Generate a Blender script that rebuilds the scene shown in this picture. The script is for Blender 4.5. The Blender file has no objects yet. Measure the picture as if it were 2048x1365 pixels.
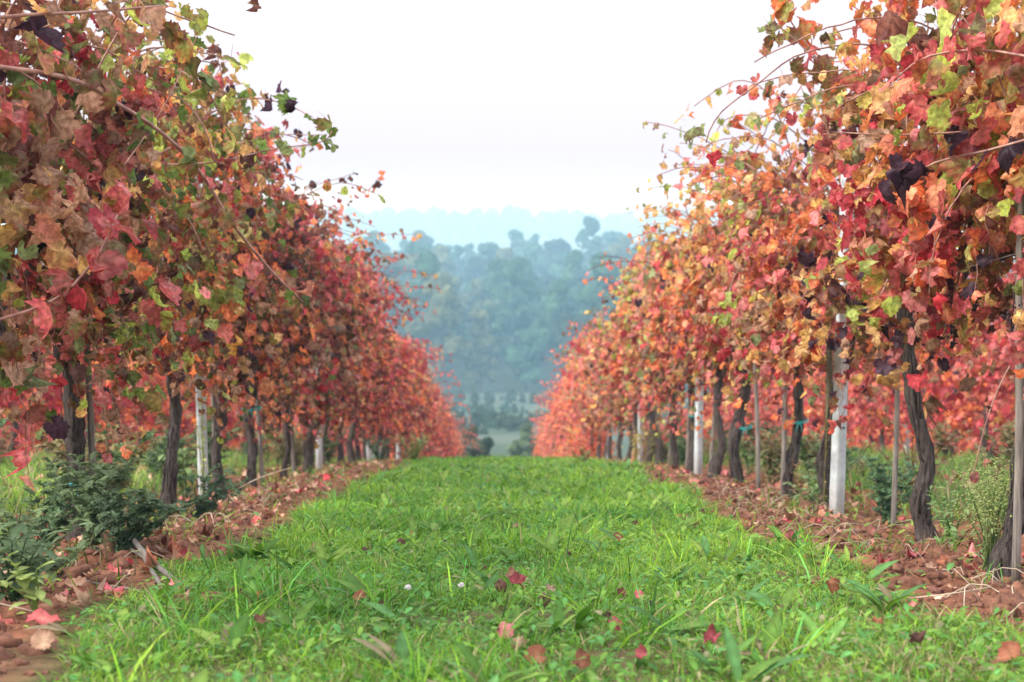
import bpy, math, random
import numpy as np
from mathutils import Vector, Euler, Matrix

sc = bpy.context.scene
COL = sc.collection
rng = np.random.default_rng(7)
random.seed(7)

# ------------------------------------------------------------------ camera
F = 2844.4                      # focal length in photo pixels (50 mm on 36 mm, 2048 px)
HORIZON = 385.0
PITCH = math.atan((682.5 - HORIZON) / F)
YAW = math.atan(24.0 / F)
cam_d = bpy.data.cameras.new('camera')
cam = bpy.data.objects.new('camera', cam_d)
COL.objects.link(cam)
cam.location = (0, 0, 0)
cam.rotation_euler = (math.pi / 2 - PITCH, 0, -YAW)
cam_d.lens = 50
cam_d.sensor_width = 36
cam_d.clip_start = 0.05
cam_d.clip_end = 9000
cam_d.dof.use_dof = True
cam_d.dof.focus_distance = 4.2
cam_d.dof.aperture_fstop = 4.5
sc.camera = cam
CAM_R = np.array(cam.rotation_euler.to_matrix())

# ------------------------------------------------------------------ light
SUN_EL, SUN_AZ = math.radians(38), math.radians(-112)     # azimuth from +Y towards +X: light from the left, a little behind
world = bpy.data.worlds.new('World')
sc.world = world
world.use_nodes = True
wn = world.node_tree
for n in list(wn.nodes):
    wn.nodes.remove(n)
w_out = wn.nodes.new('ShaderNodeOutputWorld')
w_bg = wn.nodes.new('ShaderNodeBackground')
w_sky = wn.nodes.new('ShaderNodeTexSky')
w_sky.sky_type = 'NISHITA'
w_sky.sun_disc = False
w_sky.sun_elevation = SUN_EL
w_sky.sun_rotation = SUN_AZ
w_sky.dust_density = 4.0
w_mix = wn.nodes.new('ShaderNodeMixRGB')
w_mix.inputs['Fac'].default_value = 0.86
w_mix.inputs['Color2'].default_value = (9.4, 9.25, 9.9, 1)      # thin white overcast veil
wn.links.new(w_sky.outputs[0], w_mix.inputs['Color1'])
w_tc = wn.nodes.new('ShaderNodeTexCoord'); w_sep = wn.nodes.new('ShaderNodeSeparateXYZ')
w_ramp = wn.nodes.new('ShaderNodeValToRGB')
w_ramp.color_ramp.elements[0].position = 0.0; w_ramp.color_ramp.elements[0].color = (.37, .36, .41, 1)
w_mid = w_ramp.color_ramp.elements.new(.055); w_mid.color = (.412, .407, .425, 1)
w_up = w_ramp.color_ramp.elements.new(.125); w_up.color = (.445, .445, .45, 1)
w_ramp.color_ramp.elements[-1].position = .35; w_ramp.color_ramp.elements[-1].color = (1, 1, 1, 1)
w_mul = wn.nodes.new('ShaderNodeMixRGB'); w_mul.blend_type = 'MULTIPLY'; w_mul.inputs['Fac'].default_value = 1
wn.links.new(w_tc.outputs['Generated'], w_sep.inputs[0]); wn.links.new(w_sep.outputs['Z'], w_ramp.inputs['Fac'])
wn.links.new(w_mix.outputs[0], w_mul.inputs['Color1']); wn.links.new(w_ramp.outputs[0], w_mul.inputs['Color2'])
wn.links.new(w_mul.outputs[0], w_bg.inputs['Color'])
w_bg.inputs['Strength'].default_value = 0.12
wn.links.new(w_bg.outputs[0], w_out.inputs['Surface'])

sun_d = bpy.data.lights.new('sun', 'SUN')
sun_d.energy = 2.0
sun_d.angle = math.radians(14)
sun_d.color = (1.0, 0.93, 0.84)
sun = bpy.data.objects.new('sun', sun_d)
COL.objects.link(sun)
sdir = Vector((math.sin(SUN_AZ) * math.cos(SUN_EL), math.cos(SUN_AZ) * math.cos(SUN_EL), math.sin(SUN_EL)))
sun.rotation_euler = sdir.to_track_quat('Z', 'Y').to_euler()

sc.view_settings.view_transform = 'Standard'
sc.view_settings.look = 'None'
sc.view_settings.gamma = 1.0
sc.view_settings.exposure = 1.25
cy = sc.cycles
cy.max_bounces = 6
cy.diffuse_bounces = 3
cy.glossy_bounces = 2
cy.transmission_bounces = 3
cy.volume_bounces = 2
cy.use_denoising = True
cy.sample_clamp_indirect = 6

# ------------------------------------------------------------------ helpers
def ray(px, py):
    d = CAM_R @ np.array([(px - 1024) / F, -(py - 682.5) / F, -1.0])
    return d

def at(px, py, y):
    """World point on the line of sight of a photo pixel at distance y along the rows."""
    d = ray(px, py)
    return d * (y / d[1])

_perm = rng.permutation(4096)
def _h(ix, iy):
    return _perm[(_perm[ix & 4095] + iy) & 4095] / 4095.0
def vnoise(x, y):
    x = np.asarray(x, float); y = np.asarray(y, float)
    ix = np.floor(x).astype(int); iy = np.floor(y).astype(int)
    fx = x - ix; fy = y - iy
    fx = fx * fx * (3 - 2 * fx); fy = fy * fy * (3 - 2 * fy)
    a = _h(ix, iy); b = _h(ix + 1, iy); c = _h(ix, iy + 1); d = _h(ix + 1, iy + 1)
    return (a * (1 - fx) + b * fx) * (1 - fy) + (c * (1 - fx) + d * fx) * fy - 0.5
def fbm(x, y, o=3):
    s = 0; a = 1
    for k in range(o):
        s = s + a * vnoise(x * 2 ** k + 17 * k, y * 2 ** k - 9 * k); a *= 0.5
    return s

PY = [-20, 0, 11, 14, 17, 20, 25, 60, 100, 150, 195, 260, 400, 520, 680, 900, 1150, 1500, 2300, 4200, 6500]
PZ = [2.6, -.49, -2.206, -2.69, -3.25, -3.90, -5.02, -13.0, -17.4, -23.2, -27.6, -29.0, -27, -29, -33, -37, -40, -43, -42, -2.6, -2.6]
ROWS = [-11.55, -8.25, -4.95, -1.65, 1.65, 4.95, 8.25, 11.55]
ROW_END = 50
def base_z(y):
    y = np.asarray(y, float)
    s = 0
    for o in (-1.6, -.8, 0, .8, 1.6):           # smooth the bends of the profile
        s = s + np.interp(y + o, PY, PZ)
    return s / 5
def row_dist(x):
    x = np.asarray(x, float)
    return np.min(np.stack([np.abs(x - r) for r in ROWS]), axis=0)
def gz(x, y):
    x = np.asarray(x, float); y = np.asarray(y, float)
    z = base_z(y)
    near = np.clip((62 - y) / 6, 0, 1)
    rd = row_dist(x)
    w = np.clip(1 - rd / .62, 0, 1)
    w = w * w * (3 - 2 * w)
    z = z + near * (w * -.035 * (1 + .8 * fbm(x * 1.3 + 5, y * 1.3)))
    soil = np.clip((.66 + .12 * vnoise(x * 2.5, y * 2.5) - rd) / .12, 0, 1)
    cl = np.abs(fbm(x * 5.5, y * 5.5, 3))
    z = z + near * soil * (.075 * (cl - .18) + .022 * vnoise(x * 26, y * 26))
    z = z + near * .03 * fbm(x * .9 + 40, y * .9, 2)
    far = np.clip((y - 230) / 150, 0, 1)
    z = z + far * 2.5 * fbm(x / 90 + 3, y / 110, 2) * np.clip((3000 - y) / 1500, 0, 1)
    return z

def ground_hit(px, py):
    d = ray(px, py)
    t = 1.2
    while t < 400:
        p = d * t
        if p[2] < gz(p[0], p[1]) + 0.0:
            return p
        t *= 1.004
    return d * t

def setp(o, label=None, cat=None, group=None, kind=None):
    if label: o['label'] = label
    if cat: o['category'] = cat
    if group: o['group'] = group
    if kind: o['kind'] = kind
    return o
def empty(name, loc, label, cat, group=None):
    o = bpy.data.objects.new(name, None)
    o.empty_display_size = .1
    COL.objects.link(o)
    o.location = loc
    return setp(o, label, cat, group)

def mesh_data(name, V, faces, cols=None, smooth=False, mat=None):
    """faces: list of (k, array(n,k)) blocks."""
    me = bpy.data.meshes.new(name)
    V = np.ascontiguousarray(V, dtype=np.float32)
    me.vertices.add(len(V))
    me.vertices.foreach_set('co', V.ravel())
    loops = np.concatenate([np.asarray(f).ravel() for f in faces]).astype(np.int32)
    sizes = np.concatenate([np.full(len(f), np.asarray(f).shape[1]) for f in faces]).astype(np.int32)
    starts = np.concatenate([[0], np.cumsum(sizes)[:-1]]).astype(np.int32)
    me.loops.add(len(loops))
    me.loops.foreach_set('vertex_index', loops)
    me.polygons.add(len(sizes))
    me.polygons.foreach_set('loop_start', starts)
    me.polygons.foreach_set('loop_total', sizes)
    if smooth:
        me.polygons.foreach_set('use_smooth', np.ones(len(sizes), bool))
    if cols is not None:
        a = me.color_attributes.new('Col', 'FLOAT_COLOR', 'POINT')
        c = np.ones((len(V), 4), np.float32)
        c[:, :3] = cols
        a.data.foreach_set('color', c.ravel())
    me.update(calc_edges=True)
    if mat: me.materials.append(mat)
    return me
def link(name, me, parent=None, loc=(0, 0, 0)):
    o = bpy.data.objects.new(name, me)
    COL.objects.link(o)
    o.location = loc
    if parent: o.parent = parent
    return o

def tube(points, radii, seg=8, wob=0.0, caps=True, seed=0):
    """Tapered tube round a polyline: returns V, faces blocks."""
    P = np.asarray(points, float); n = len(P)
    R = np.broadcast_to(np.asarray(radii, float), (n,)).copy()
    T = np.gradient(P, axis=0)
    T /= np.linalg.norm(T, axis=1)[:, None] + 1e-9
    ref = np.array([0, 1, 0.]) if abs(T[0][1]) < .8 else np.array([1, 0, 0.])
    V = []
    u = np.cross(T[0], ref); u /= np.linalg.norm(u)
    r_ = np.random.default_rng(seed)
    th = np.linspace(0, 2 * math.pi, seg, endpoint=False)
    lobes = 1 + (wob * (.55 * np.sin(2 * th + r_.random() * 6) + .5 * np.sin(3 * th + r_.random() * 6) + .35 * np.sin(7 * th + r_.random() * 6)) if wob else 0 * th)
    for i in range(n):
        u = u - T[i] * np.dot(u, T[i]); u /= np.linalg.norm(u)
        v = np.cross(T[i], u)
        tw = .9 * wob * i
        l = lobes if not wob else np.interp((th + tw) % (2 * math.pi), np.append(th, 2 * math.pi), np.append(lobes, lobes[0])) + r_.normal(0, wob * .22, seg)
        rr = R[i] * l
        V.append(P[i] + np.cos(th)[:, None] * rr[:, None] * u if False else P[i] + (np.cos(th) * rr)[:, None] * u + (np.sin(th) * rr)[:, None] * v)
    V = np.concatenate(V)
    i = np.arange(n - 1)[:, None] * seg; j = np.arange(seg)[None]
    a = i + j; b = i + (j + 1) % seg
    q = np.stack([a, b, b + seg, a + seg], -1).reshape(-1, 4)
    faces = [q]
    if caps:
        V = np.concatenate([V, P[:1], P[-1:]])
        c0 = n * seg; c1 = c0 + 1
        js = np.arange(seg)
        faces.append(np.stack([np.full(seg, c0), (js + 1) % seg, js], -1))
        faces.append(np.stack([np.full(seg, c1), (n - 1) * seg + js, (n - 1) * seg + (js + 1) % seg], -1))
    return V, faces
def merge(parts):
    """parts: list of (V, faces, cols|None)"""
    Vs = []; F3 = []; F4 = []; Cs = []; off = 0
    for p in parts:
        V, fs = p[0], p[1]
        for f in fs:
            (F3 if f.shape[1] == 3 else F4).append(f + off)
        if len(p) > 2: Cs.append(np.broadcast_to(p[2], (len(V), 3)))
        Vs.append(V); off += len(V)
    out = []
    if F3: out.append(np.concatenate(F3))
    if F4: out.append(np.concatenate(F4))
    return np.concatenate(Vs), out, (np.concatenate(Cs) if Cs else None)
def smooth_line(pts, n):
    P = np.asarray(pts, float)
    k = np.linspace(0, len(P) - 1, n)
    i = np.clip(k.astype(int), 0, len(P) - 2); t = (k - i)[:, None]
    p0 = P[np.maximum(i - 1, 0)]; p1 = P[i]; p2 = P[i + 1]; p3 = P[np.minimum(i + 2, len(P) - 1)]
    return .5 * (2 * p1 + (p2 - p0) * t + (2 * p0 - 5 * p1 + 4 * p2 - p3) * t ** 2 + (3 * p1 - p0 - 3 * p2 + p3) * t ** 3)

# ------------------------------------------------------------------ materials
def new_mat(name):
    m = bpy.data.materials.new(name); m.use_nodes = True
    nt = m.node_tree
    for n in list(nt.nodes): nt.nodes.remove(n)
    return m, nt
def N(nt, t, **kw):
    n = nt.nodes.new(t)
    for k, v in kw.items():
        if k.startswith('in_'): n.inputs[k[3:].replace('_', ' ')].default_value = v
        else: setattr(n, k, v)
    return n
def leaf_material(name, transl=.5, rough=.5, spec=.25, spots=.75, scale=60, tint=None, back=.35):
    m, nt = new_mat(name); L = nt.links.new
    out = N(nt, 'ShaderNodeOutputMaterial')
    at_ = N(nt, 'ShaderNodeAttribute', attribute_name='Col')
    geo = N(nt, 'ShaderNodeNewGeometry')
    tc = N(nt, 'ShaderNodeTexCoord')
    no = N(nt, 'ShaderNodeTexNoise', in_Scale=scale, in_Detail=3.0)
    L(tc.outputs['Object'], no.inputs['Vector'])
    cr = N(nt, 'ShaderNodeValToRGB')
    cr.color_ramp.elements[0].position = .40; cr.color_ramp.elements[0].color = (.52, .42, .36, 1)
    cr.color_ramp.elements[1].position = .62; cr.color_ramp.elements[1].color = (1.18, 1.15, 1.1, 1)
    L(no.outputs['Fac'], cr.inputs['Fac'])
    mu = N(nt, 'ShaderNodeMixRGB', blend_type='MULTIPLY', in_Fac=spots)
    L(at_.outputs['Color'], mu.inputs['Color1']); L(cr.outputs[0], mu.inputs['Color2'])
    hs = N(nt, 'ShaderNodeHueSaturation', in_Saturation=.82, in_Value=1.12)     # paler, felted underside of the leaf
    L(mu.outputs[0], hs.inputs['Color'])
    bk = N(nt, 'ShaderNodeMixRGB'); bm_ = N(nt, 'ShaderNodeMath', operation='MULTIPLY'); bm_.inputs[1].default_value = back * 2
    L(geo.outputs['Backfacing'], bm_.inputs[0]); L(bm_.outputs[0], bk.inputs['Fac'])
    L(mu.outputs[0], bk.inputs['Color1']); L(hs.outputs[0], bk.inputs['Color2'])
    pr = N(nt, 'ShaderNodeBsdfPrincipled', in_Roughness=rough)
    pr.inputs['Specular IOR Level'].default_value = spec
    L(bk.outputs[0], pr.inputs['Base Color'])
    tr = N(nt, 'ShaderNodeBsdfTranslucent')
    L(mu.outputs[0], tr.inputs['Color'])
    mx = N(nt, 'ShaderNodeMixShader', in_Fac=transl)
    L(pr.outputs[0], mx.inputs[1]); L(tr.outputs[0], mx.inputs[2])
    L(mx.outputs[0], out.inputs['Surface'])
    bp = N(nt, 'ShaderNodeBump', in_Strength=.35, in_Distance=.01)
    L(no.outputs['Fac'], bp.inputs['Height']); L(bp.outputs[0], pr.inputs['Normal'])
    return m
def rough_material(name, c0, c1, scale=20, rough=.85, bump=.5, dist=.01, stretch=(1, 1, 1), spec=.2, c2=None, detail=6):
    m, nt = new_mat(name); L = nt.links.new
    out = N(nt, 'ShaderNodeOutputMaterial')
    tc = N(nt, 'ShaderNodeTexCoord'); mp = N(nt, 'ShaderNodeMapping'); mp.inputs['Scale'].default_value = stretch
    L(tc.outputs['Object'], mp.inputs['Vector'])
    no = N(nt, 'ShaderNodeTexNoise', in_Scale=scale, in_Detail=detail, in_Roughness=.65)
    L(mp.outputs[0], no.inputs['Vector'])
    cr = N(nt, 'ShaderNodeValToRGB')
    e = cr.color_ramp.elements
    e[0].position = .34; e[0].color = (*c0, 1); e[1].position = .66; e[1].color = (*c1, 1)
    if c2:
        k = e.new(.74); k.color = (*c2, 1)
    L(no.outputs['Fac'], cr.inputs['Fac'])
    pr = N(nt, 'ShaderNodeBsdfPrincipled', in_Roughness=rough)
    pr.inputs['Specular IOR Level'].default_value = spec
    L(cr.outputs[0], pr.inputs['Base Color'])
    bp = N(nt, 'ShaderNodeBump', in_Strength=bump, in_Distance=dist)
    L(no.outputs['Fac'], bp.inputs['Height']); L(bp.outputs[0], pr.inputs['Normal'])
    L(pr.outputs[0], out.inputs['Surface'])
    return m
M_LEAF = leaf_material('vine_leaf')
M_DRY = leaf_material('fallen_leaf_skin', transl=.15, rough=.7, spots=.6)
M_GRASS = leaf_material('grass_blade', transl=.4, rough=.6, spec=.12, spots=.25, scale=9, back=.1)
M_WEED = leaf_material('weed_leaf', transl=.35, rough=.6, spec=.15, spots=.35, scale=40, back=.3)
M_TREE = leaf_material('tree_leaf', transl=.25, rough=.8, spec=.1, spots=.4, scale=.5, back=.1)
M_BARK = rough_material('vine_bark', (.022, .017, .016), (.17, .14, .128), scale=16, stretch=(6, 6, .8), bump=1, dist=.03, c2=(.40, .36, .33))
M_CANE = rough_material('cane_bark', (.20, .085, .075), (.46, .27, .21), scale=14, stretch=(2, 2, 2), bump=.3, dist=.003, rough=.6)
M_STAKE = rough_material('stake_wood', (.10, .09, .08), (.30, .27, .24), scale=12, stretch=(8, 8, .6), bump=.6, dist=.004)
M_CONC = rough_material('weathered_concrete', (.46, .54, .58), (.66, .74, .78), scale=22, bump=.5, dist=.006, c2=(.68, .68, .64))
M_TIE = rough_material('tie_plastic', (.02, .28, .28), (.04, .42, .40), scale=30, rough=.4, bump=.1)
M_WIRE = rough_material('galvanised_wire', (.25, .25, .26), (.4, .4, .4), scale=30, rough=.5, bump=.1)
M_CLOD = rough_material('soil_clod', (.10, .045, .03), (.29, .135, .085), scale=34, bump=1, dist=.012, c2=(.30, .17, .12))
M_TRUNK = rough_material('tree_bark', (.05, .04, .035), (.14, .12, .10), scale=1.2, stretch=(3, 3, .5), bump=.6, dist=.1)
M_GRAPE = rough_material('dried_grape', (.02, .012, .015), (.07, .035, .04), scale=60, rough=.5, bump=.5, dist=.003)
M_STRAW = rough_material('dry_stalk', (.35, .27, .19), (.58, .50, .38), scale=20, bump=.3, dist=.002)
M_FLOWER = rough_material('flower_white', (.6, .55, .55), (.8, .78, .76), scale=40, bump=.1)

nt = M_CONC.node_tree; L = nt.links.new                 # mud splashed up the foot of each post
pr_ = [n for n in nt.nodes if n.type == 'BSDF_PRINCIPLED'][0]; rp_ = [n for n in nt.nodes if n.type == 'VALTORGB'][0]
tc_ = [n for n in nt.nodes if n.type == 'TEX_COORD'][0]
sp_ = N(nt, 'ShaderNodeSeparateXYZ'); L(tc_.outputs['Object'], sp_.inputs[0])
nn_ = N(nt, 'ShaderNodeTexNoise', in_Scale=7.0, in_Detail=6.0); L(tc_.outputs['Object'], nn_.inputs['Vector'])
ad_ = N(nt, 'ShaderNodeMath', operation='SUBTRACT'); L(nn_.outputs['Fac'], ad_.inputs[0]); L(sp_.outputs['Z'], ad_.inputs[1])
mr_ = N(nt, 'ShaderNodeMapRange'); mr_.inputs['From Min'].default_value = .12; mr_.inputs['From Max'].default_value = .5; mr_.inputs['To Max'].default_value = .5
L(ad_.outputs[0], mr_.inputs['Value'])
mm_ = N(nt, 'ShaderNodeMixRGB'); mm_.inputs['Color2'].default_value = (.22, .13, .09, 1)
L(mr_.outputs[0], mm_.inputs['Fac']); L(rp_.outputs[0], mm_.inputs['Color1'])
st_ = N(nt, 'ShaderNodeTexNoise', in_Scale=3.5, in_Detail=8.0, in_Roughness=.75); L(tc_.outputs['Object'], st_.inputs['Vector'])
sr_ = N(nt, 'ShaderNodeValToRGB'); sr_.color_ramp.elements[0].position = .42; sr_.color_ramp.elements[0].color = (.80, .79, .74, 1); sr_.color_ramp.elements[1].position = .52; sr_.color_ramp.elements[1].color = (1, 1, 1, 1)
L(st_.outputs['Fac'], sr_.inputs['Fac'])
mv_ = N(nt, 'ShaderNodeMixRGB', blend_type='MULTIPLY'); mv_.inputs['Fac'].default_value = .8
L(mm_.outputs[0], mv_.inputs['Color1']); L(sr_.outputs[0], mv_.inputs['Color2']); L(mv_.outputs[0], pr_.inputs['Base Color'])

# ground material: red-brown soil under the vines, green-brown between, meadow beyond
m, nt = new_mat('ground_soil'); L = nt.links.new
out = N(nt, 'ShaderNodeOutputMaterial')
at_ = N(nt, 'ShaderNodeAttribute', attribute_name='Col')
tc = N(nt, 'ShaderNodeTexCoord')
no = N(nt, 'ShaderNodeTexNoise', in_Scale=9.0, in_Detail=8.0, in_Roughness=.7)
L(tc.outputs['Object'], no.inputs['Vector'])
cr = N(nt, 'ShaderNodeValToRGB')
cr.color_ramp.elements[0].position = .32; cr.color_ramp.elements[0].color = (.45, .42, .4, 1)
cr.color_ramp.elements[1].position = .68; cr.color_ramp.elements[1].color = (1.5, 1.45, 1.4, 1)
L(no.outputs['Fac'], cr.inputs['Fac'])
mu = N(nt, 'ShaderNodeMixRGB', blend_type='MULTIPLY', in_Fac=1.0)
L(at_.outputs['Color'], mu.inputs['Color1']); L(cr.outputs[0], mu.inputs['Color2'])
pr = N(nt, 'ShaderNodeBsdfPrincipled', in_Roughness=.95); pr.inputs['Specular IOR Level'].default_value = .1
L(mu.outputs[0], pr.inputs['Base Color'])
no2 = N(nt, 'ShaderNodeTexNoise', in_Scale=45.0, in_Detail=5.0); L(tc.outputs['Object'], no2.inputs['Vector'])
bp = N(nt, 'ShaderNodeBump', in_Strength=.8, in_Distance=.015); L(no2.outputs['Fac'], bp.inputs['Height']); L(bp.outputs[0], pr.inputs['Normal'])
L(pr.outputs[0], out.inputs['Surface'])
M_GROUND = m

# ------------------------------------------------------------------ ground sheet
def axis_steps(parts):
    a = [parts[0][0]]
    for (x1, st) in [(p[1], p[2]) for p in parts]:
        n = max(1, int(round((x1 - a[-1]) / st)))
        a += list(np.linspace(a[-1], x1, n + 1)[1:])
    return np.array(a)
half = axis_steps([(0, 1.0, .06), (1.0, 2.4, .022), (2.4, 5.5, .08), (5.5, 13, .3), (13, 40, 2), (40, 400, 20), (400, 3600, 200)])
gx = np.concatenate([-half[::-1][:-1], half])
gy = axis_steps([(-18, 1.5, 1.0), (1.5, 10, .028), (10, 22, .07), (22, 62, .5), (62, 300, 5), (300, 1500, 30), (1500, 6400, 200)])
X, Y = np.meshgrid(gx, gy)
Z = gz(X, Y)
nx, ny = len(gx), len(gy)
V = np.stack([X, Y, Z], -1).reshape(-1, 3)
i = np.arange(ny - 1)[:, None] * nx + np.arange(nx - 1)[None]
q = np.stack([i, i + 1, i + nx + 1, i + nx], -1).reshape(-1, 4)
rd = row_dist(X); nz = fbm(X * 2.1, Y * 2.1, 3)
soil = np.clip((.74 + .25 * nz - rd) / .14, 0, 1)[..., None]
grs = np.array([.07, .10, .03]); soc = np.array([.22, .10, .06])
c = soc * soil + grs * (1 - soil)
bare = np.clip((fbm(X * 1.1 + 9, Y * 1.1, 3) - .25) / .2, 0, 1)[..., None] * .6
c = c * (1 - bare) + np.array([.17, .115, .07]) * bare
far = np.clip((Y - 58) / 8, 0, 1)[..., None]
mead = np.array([.06, .09, .06]) + .05 * vnoise(X / 6, Y / 9)[..., None]
c = c * (1 - far) + mead * far
ffar = np.clip((Y - 190) / 12, 0, 1)[..., None]
c = c * (1 - ffar) + np.array([.03, .045, .02]) * ffar
g = link('ground', mesh_data('ground', V, [q], c.reshape(-1, 3), smooth=True, mat=M_GROUND))
setp(g, kind='structure')

# ------------------------------------------------------------------ leaf templates
def grape_outline(n_t):
    """radius at angle (0 = tip) of a five-lobed vine leaf"""
    A = np.radians([0, 14, 31, 50, 64, 84, 108, 135, 160, 180]); R = np.array([1.0, .90, .84, .95, .90, .80, .87, .78, .62, .20])
    th = np.linspace(-math.pi, math.pi, n_t, endpoint=False)
    r = np.interp(np.abs(th), A, R)
    return th, r
def leaf_template(n_t, ring, seed, crumple, fold, droop, petiole=False):
    r_ = np.random.default_rng(seed)
    th, r = grape_outline(n_t)
    if n_t > 15:
        r = r * (1 + .075 * np.where(np.arange(n_t) % 2 == 0, 1, -1))
    r = r * (1 + r_.normal(0, .04, n_t))
    vein = np.exp(-(np.min(np.abs(np.abs(th)[:, None] - np.radians([0, 52, 108])[None]), axis=1) / .12) ** 2)
    pts = [(0, 0, 0)]; rad = [0.0]; vn = [1.0]
    rings = [.52, 1.0] if ring else [1.0]
    ph = r_.random(3) * 6.28
    for k in rings:
        for a, rr, v in zip(th, r, vein):
            kk = rr * k if k == 1 else (.45 * (rr * .5 + .35) / .5 * .6 + 0)
            pts.append((math.sin(a) * kk, -math.cos(a) * kk, 0)); rad.append(k); vn.append(v)
    P = np.array(pts); rad = np.array(rad); vn = np.array(vn)
    x, y = P[:, 0], P[:, 1]
    rr = np.hypot(x, y); an = np.arctan2(x, -y)
    z = fold * np.abs(x) - droop * rr ** 2 + crumple * .35 * rr * np.sin(3 * an + ph[0]) + crumple * .3 * rr ** 2 * np.sin(5 * an + ph[1])
    z += r_.normal(0, .02 + .05 * crumple, len(z)) * (rr > 0) + .05 * vn * rr
    shrink = 1 - .45 * crumple * rr * (np.abs(np.sin(an + ph[2])) * .6 + .4)
    P = np.stack([x * shrink, y * (1 - .2 * crumple * rr), z], -1)
    fs3 = []; fs4 = []
    for i_ in range(n_t):
        j_ = (i_ + 1) % n_t
        fs3.append((0, 1 + i_, 1 + j_))
        if ring: fs4.append((1 + i_, 1 + n_t + i_, 1 + n_t + j_, 1 + j_))
    if petiole:
        k = len(P)
        P = np.concatenate([P, [[-.02, 0, 0], [.02, 0, 0], [.015, .55, -.35], [-.015, .55, -.35], [.01, .85, -.95], [-.01, .85, -.95]]])
        rad = np.concatenate([rad, [-1] * 6]); vn = np.concatenate([vn, [0] * 6])
        fs4 += [(k, k + 1, k + 2, k + 3), (k + 3, k + 2, k + 4, k + 5)]
    return P, np.array(fs3), (np.array(fs4) if fs4 else None), rad, vn
def templates(n_t, ring, pet):
    T = []
    for s, (cr_, fo, dr) in enumerate([(.28, .25, .30), (.35, .5, .2), (.4, -.25, .5), (.5, .3, .4), (.45, .7, -.1), (.95, .6, .5), (1.0, -.2, .8), (.8, .7, .2)]):
        T.append(leaf_template(n_t, ring, 11 + s, cr_, fo, dr, pet))
    return T
T_HI = templates(34, True, True)
T_MID = templates(22, False, True)
T_LO = templates(9, False, False)

# (inner colour, edge colour)
PAL = {
 'G': ((.13, .24, .045), (.15, .22, .05)),   'LG': ((.38, .54, .10), (.46, .52, .11)),
 'SG': ((.28, .38, .15), (.24, .30, .12)),   'GR': ((.20, .24, .06), (.30, .075, .05)),
 'R': ((.55, .08, .09), (.44, .03, .06)), 'PK': ((.72, .25, .20), (.62, .11, .14)),
 'O': ((.82, .36, .12), (.76, .16, .07)),   'Y': ((.70, .52, .16), (.66, .36, .14)),
 'T': ((.56, .39, .25), (.46, .25, .17)),    'P': ((.075, .035, .06), (.05, .022, .04)),
 'B': ((.23, .095, .06), (.15, .045, .04)),  'BG': ((.10, .10, .05), (.14, .05, .04)), 'FO': ((.42, .19, .10), (.34, .10, .06)),
}
PK_ = list(PAL); PIN = np.array([PAL[k][0] for k in PK_]); PED = np.array([PAL[k][1] for k in PK_])
def weights(**kw):
    w = np.array([kw.get(k, 0.0) for k in PK_]); return w / w.sum()
W_L_TOP = weights(LG=.24, G=.18, GR=.18, SG=.08, Y=.09, R=.06, PK=.04, O=.06, B=.09, P=.04)
W_L_MID = weights(R=.13, PK=.14, GR=.17, B=.14, G=.07, SG=.05, Y=.08, T=.12, P=.03, O=.07, LG=.06)
W_L_DARK = weights(B=.17, BG=.16, GR=.17, R=.05, P=.06, PK=.06, T=.10, O=.11, G=.08, Y=.06)
W_L_FAR = weights(R=.18, PK=.22, B=.13, O=.17, T=.07, GR=.09, Y=.07, BG=.04)
W_R_TOP = weights(O=.17, Y=.22, LG=.18, SG=.08, GR=.13, PK=.09, R=.07, T=.06, B=.02)
W_R_MID = weights(O=.20, PK=.22, Y=.15, R=.12, T=.11, GR=.07, B=.05, P=.035, SG=.04, LG=.04)
W_R_NEAR = weights(PK=.24, R=.15, GR=.15, P=.08, SG=.10, T=.12, O=.08, LG=.08, Y=.06, B=.05)
W_R_FAR = weights(O=.26, PK=.34, R=.14, Y=.13, T=.06, B=.04)

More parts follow.
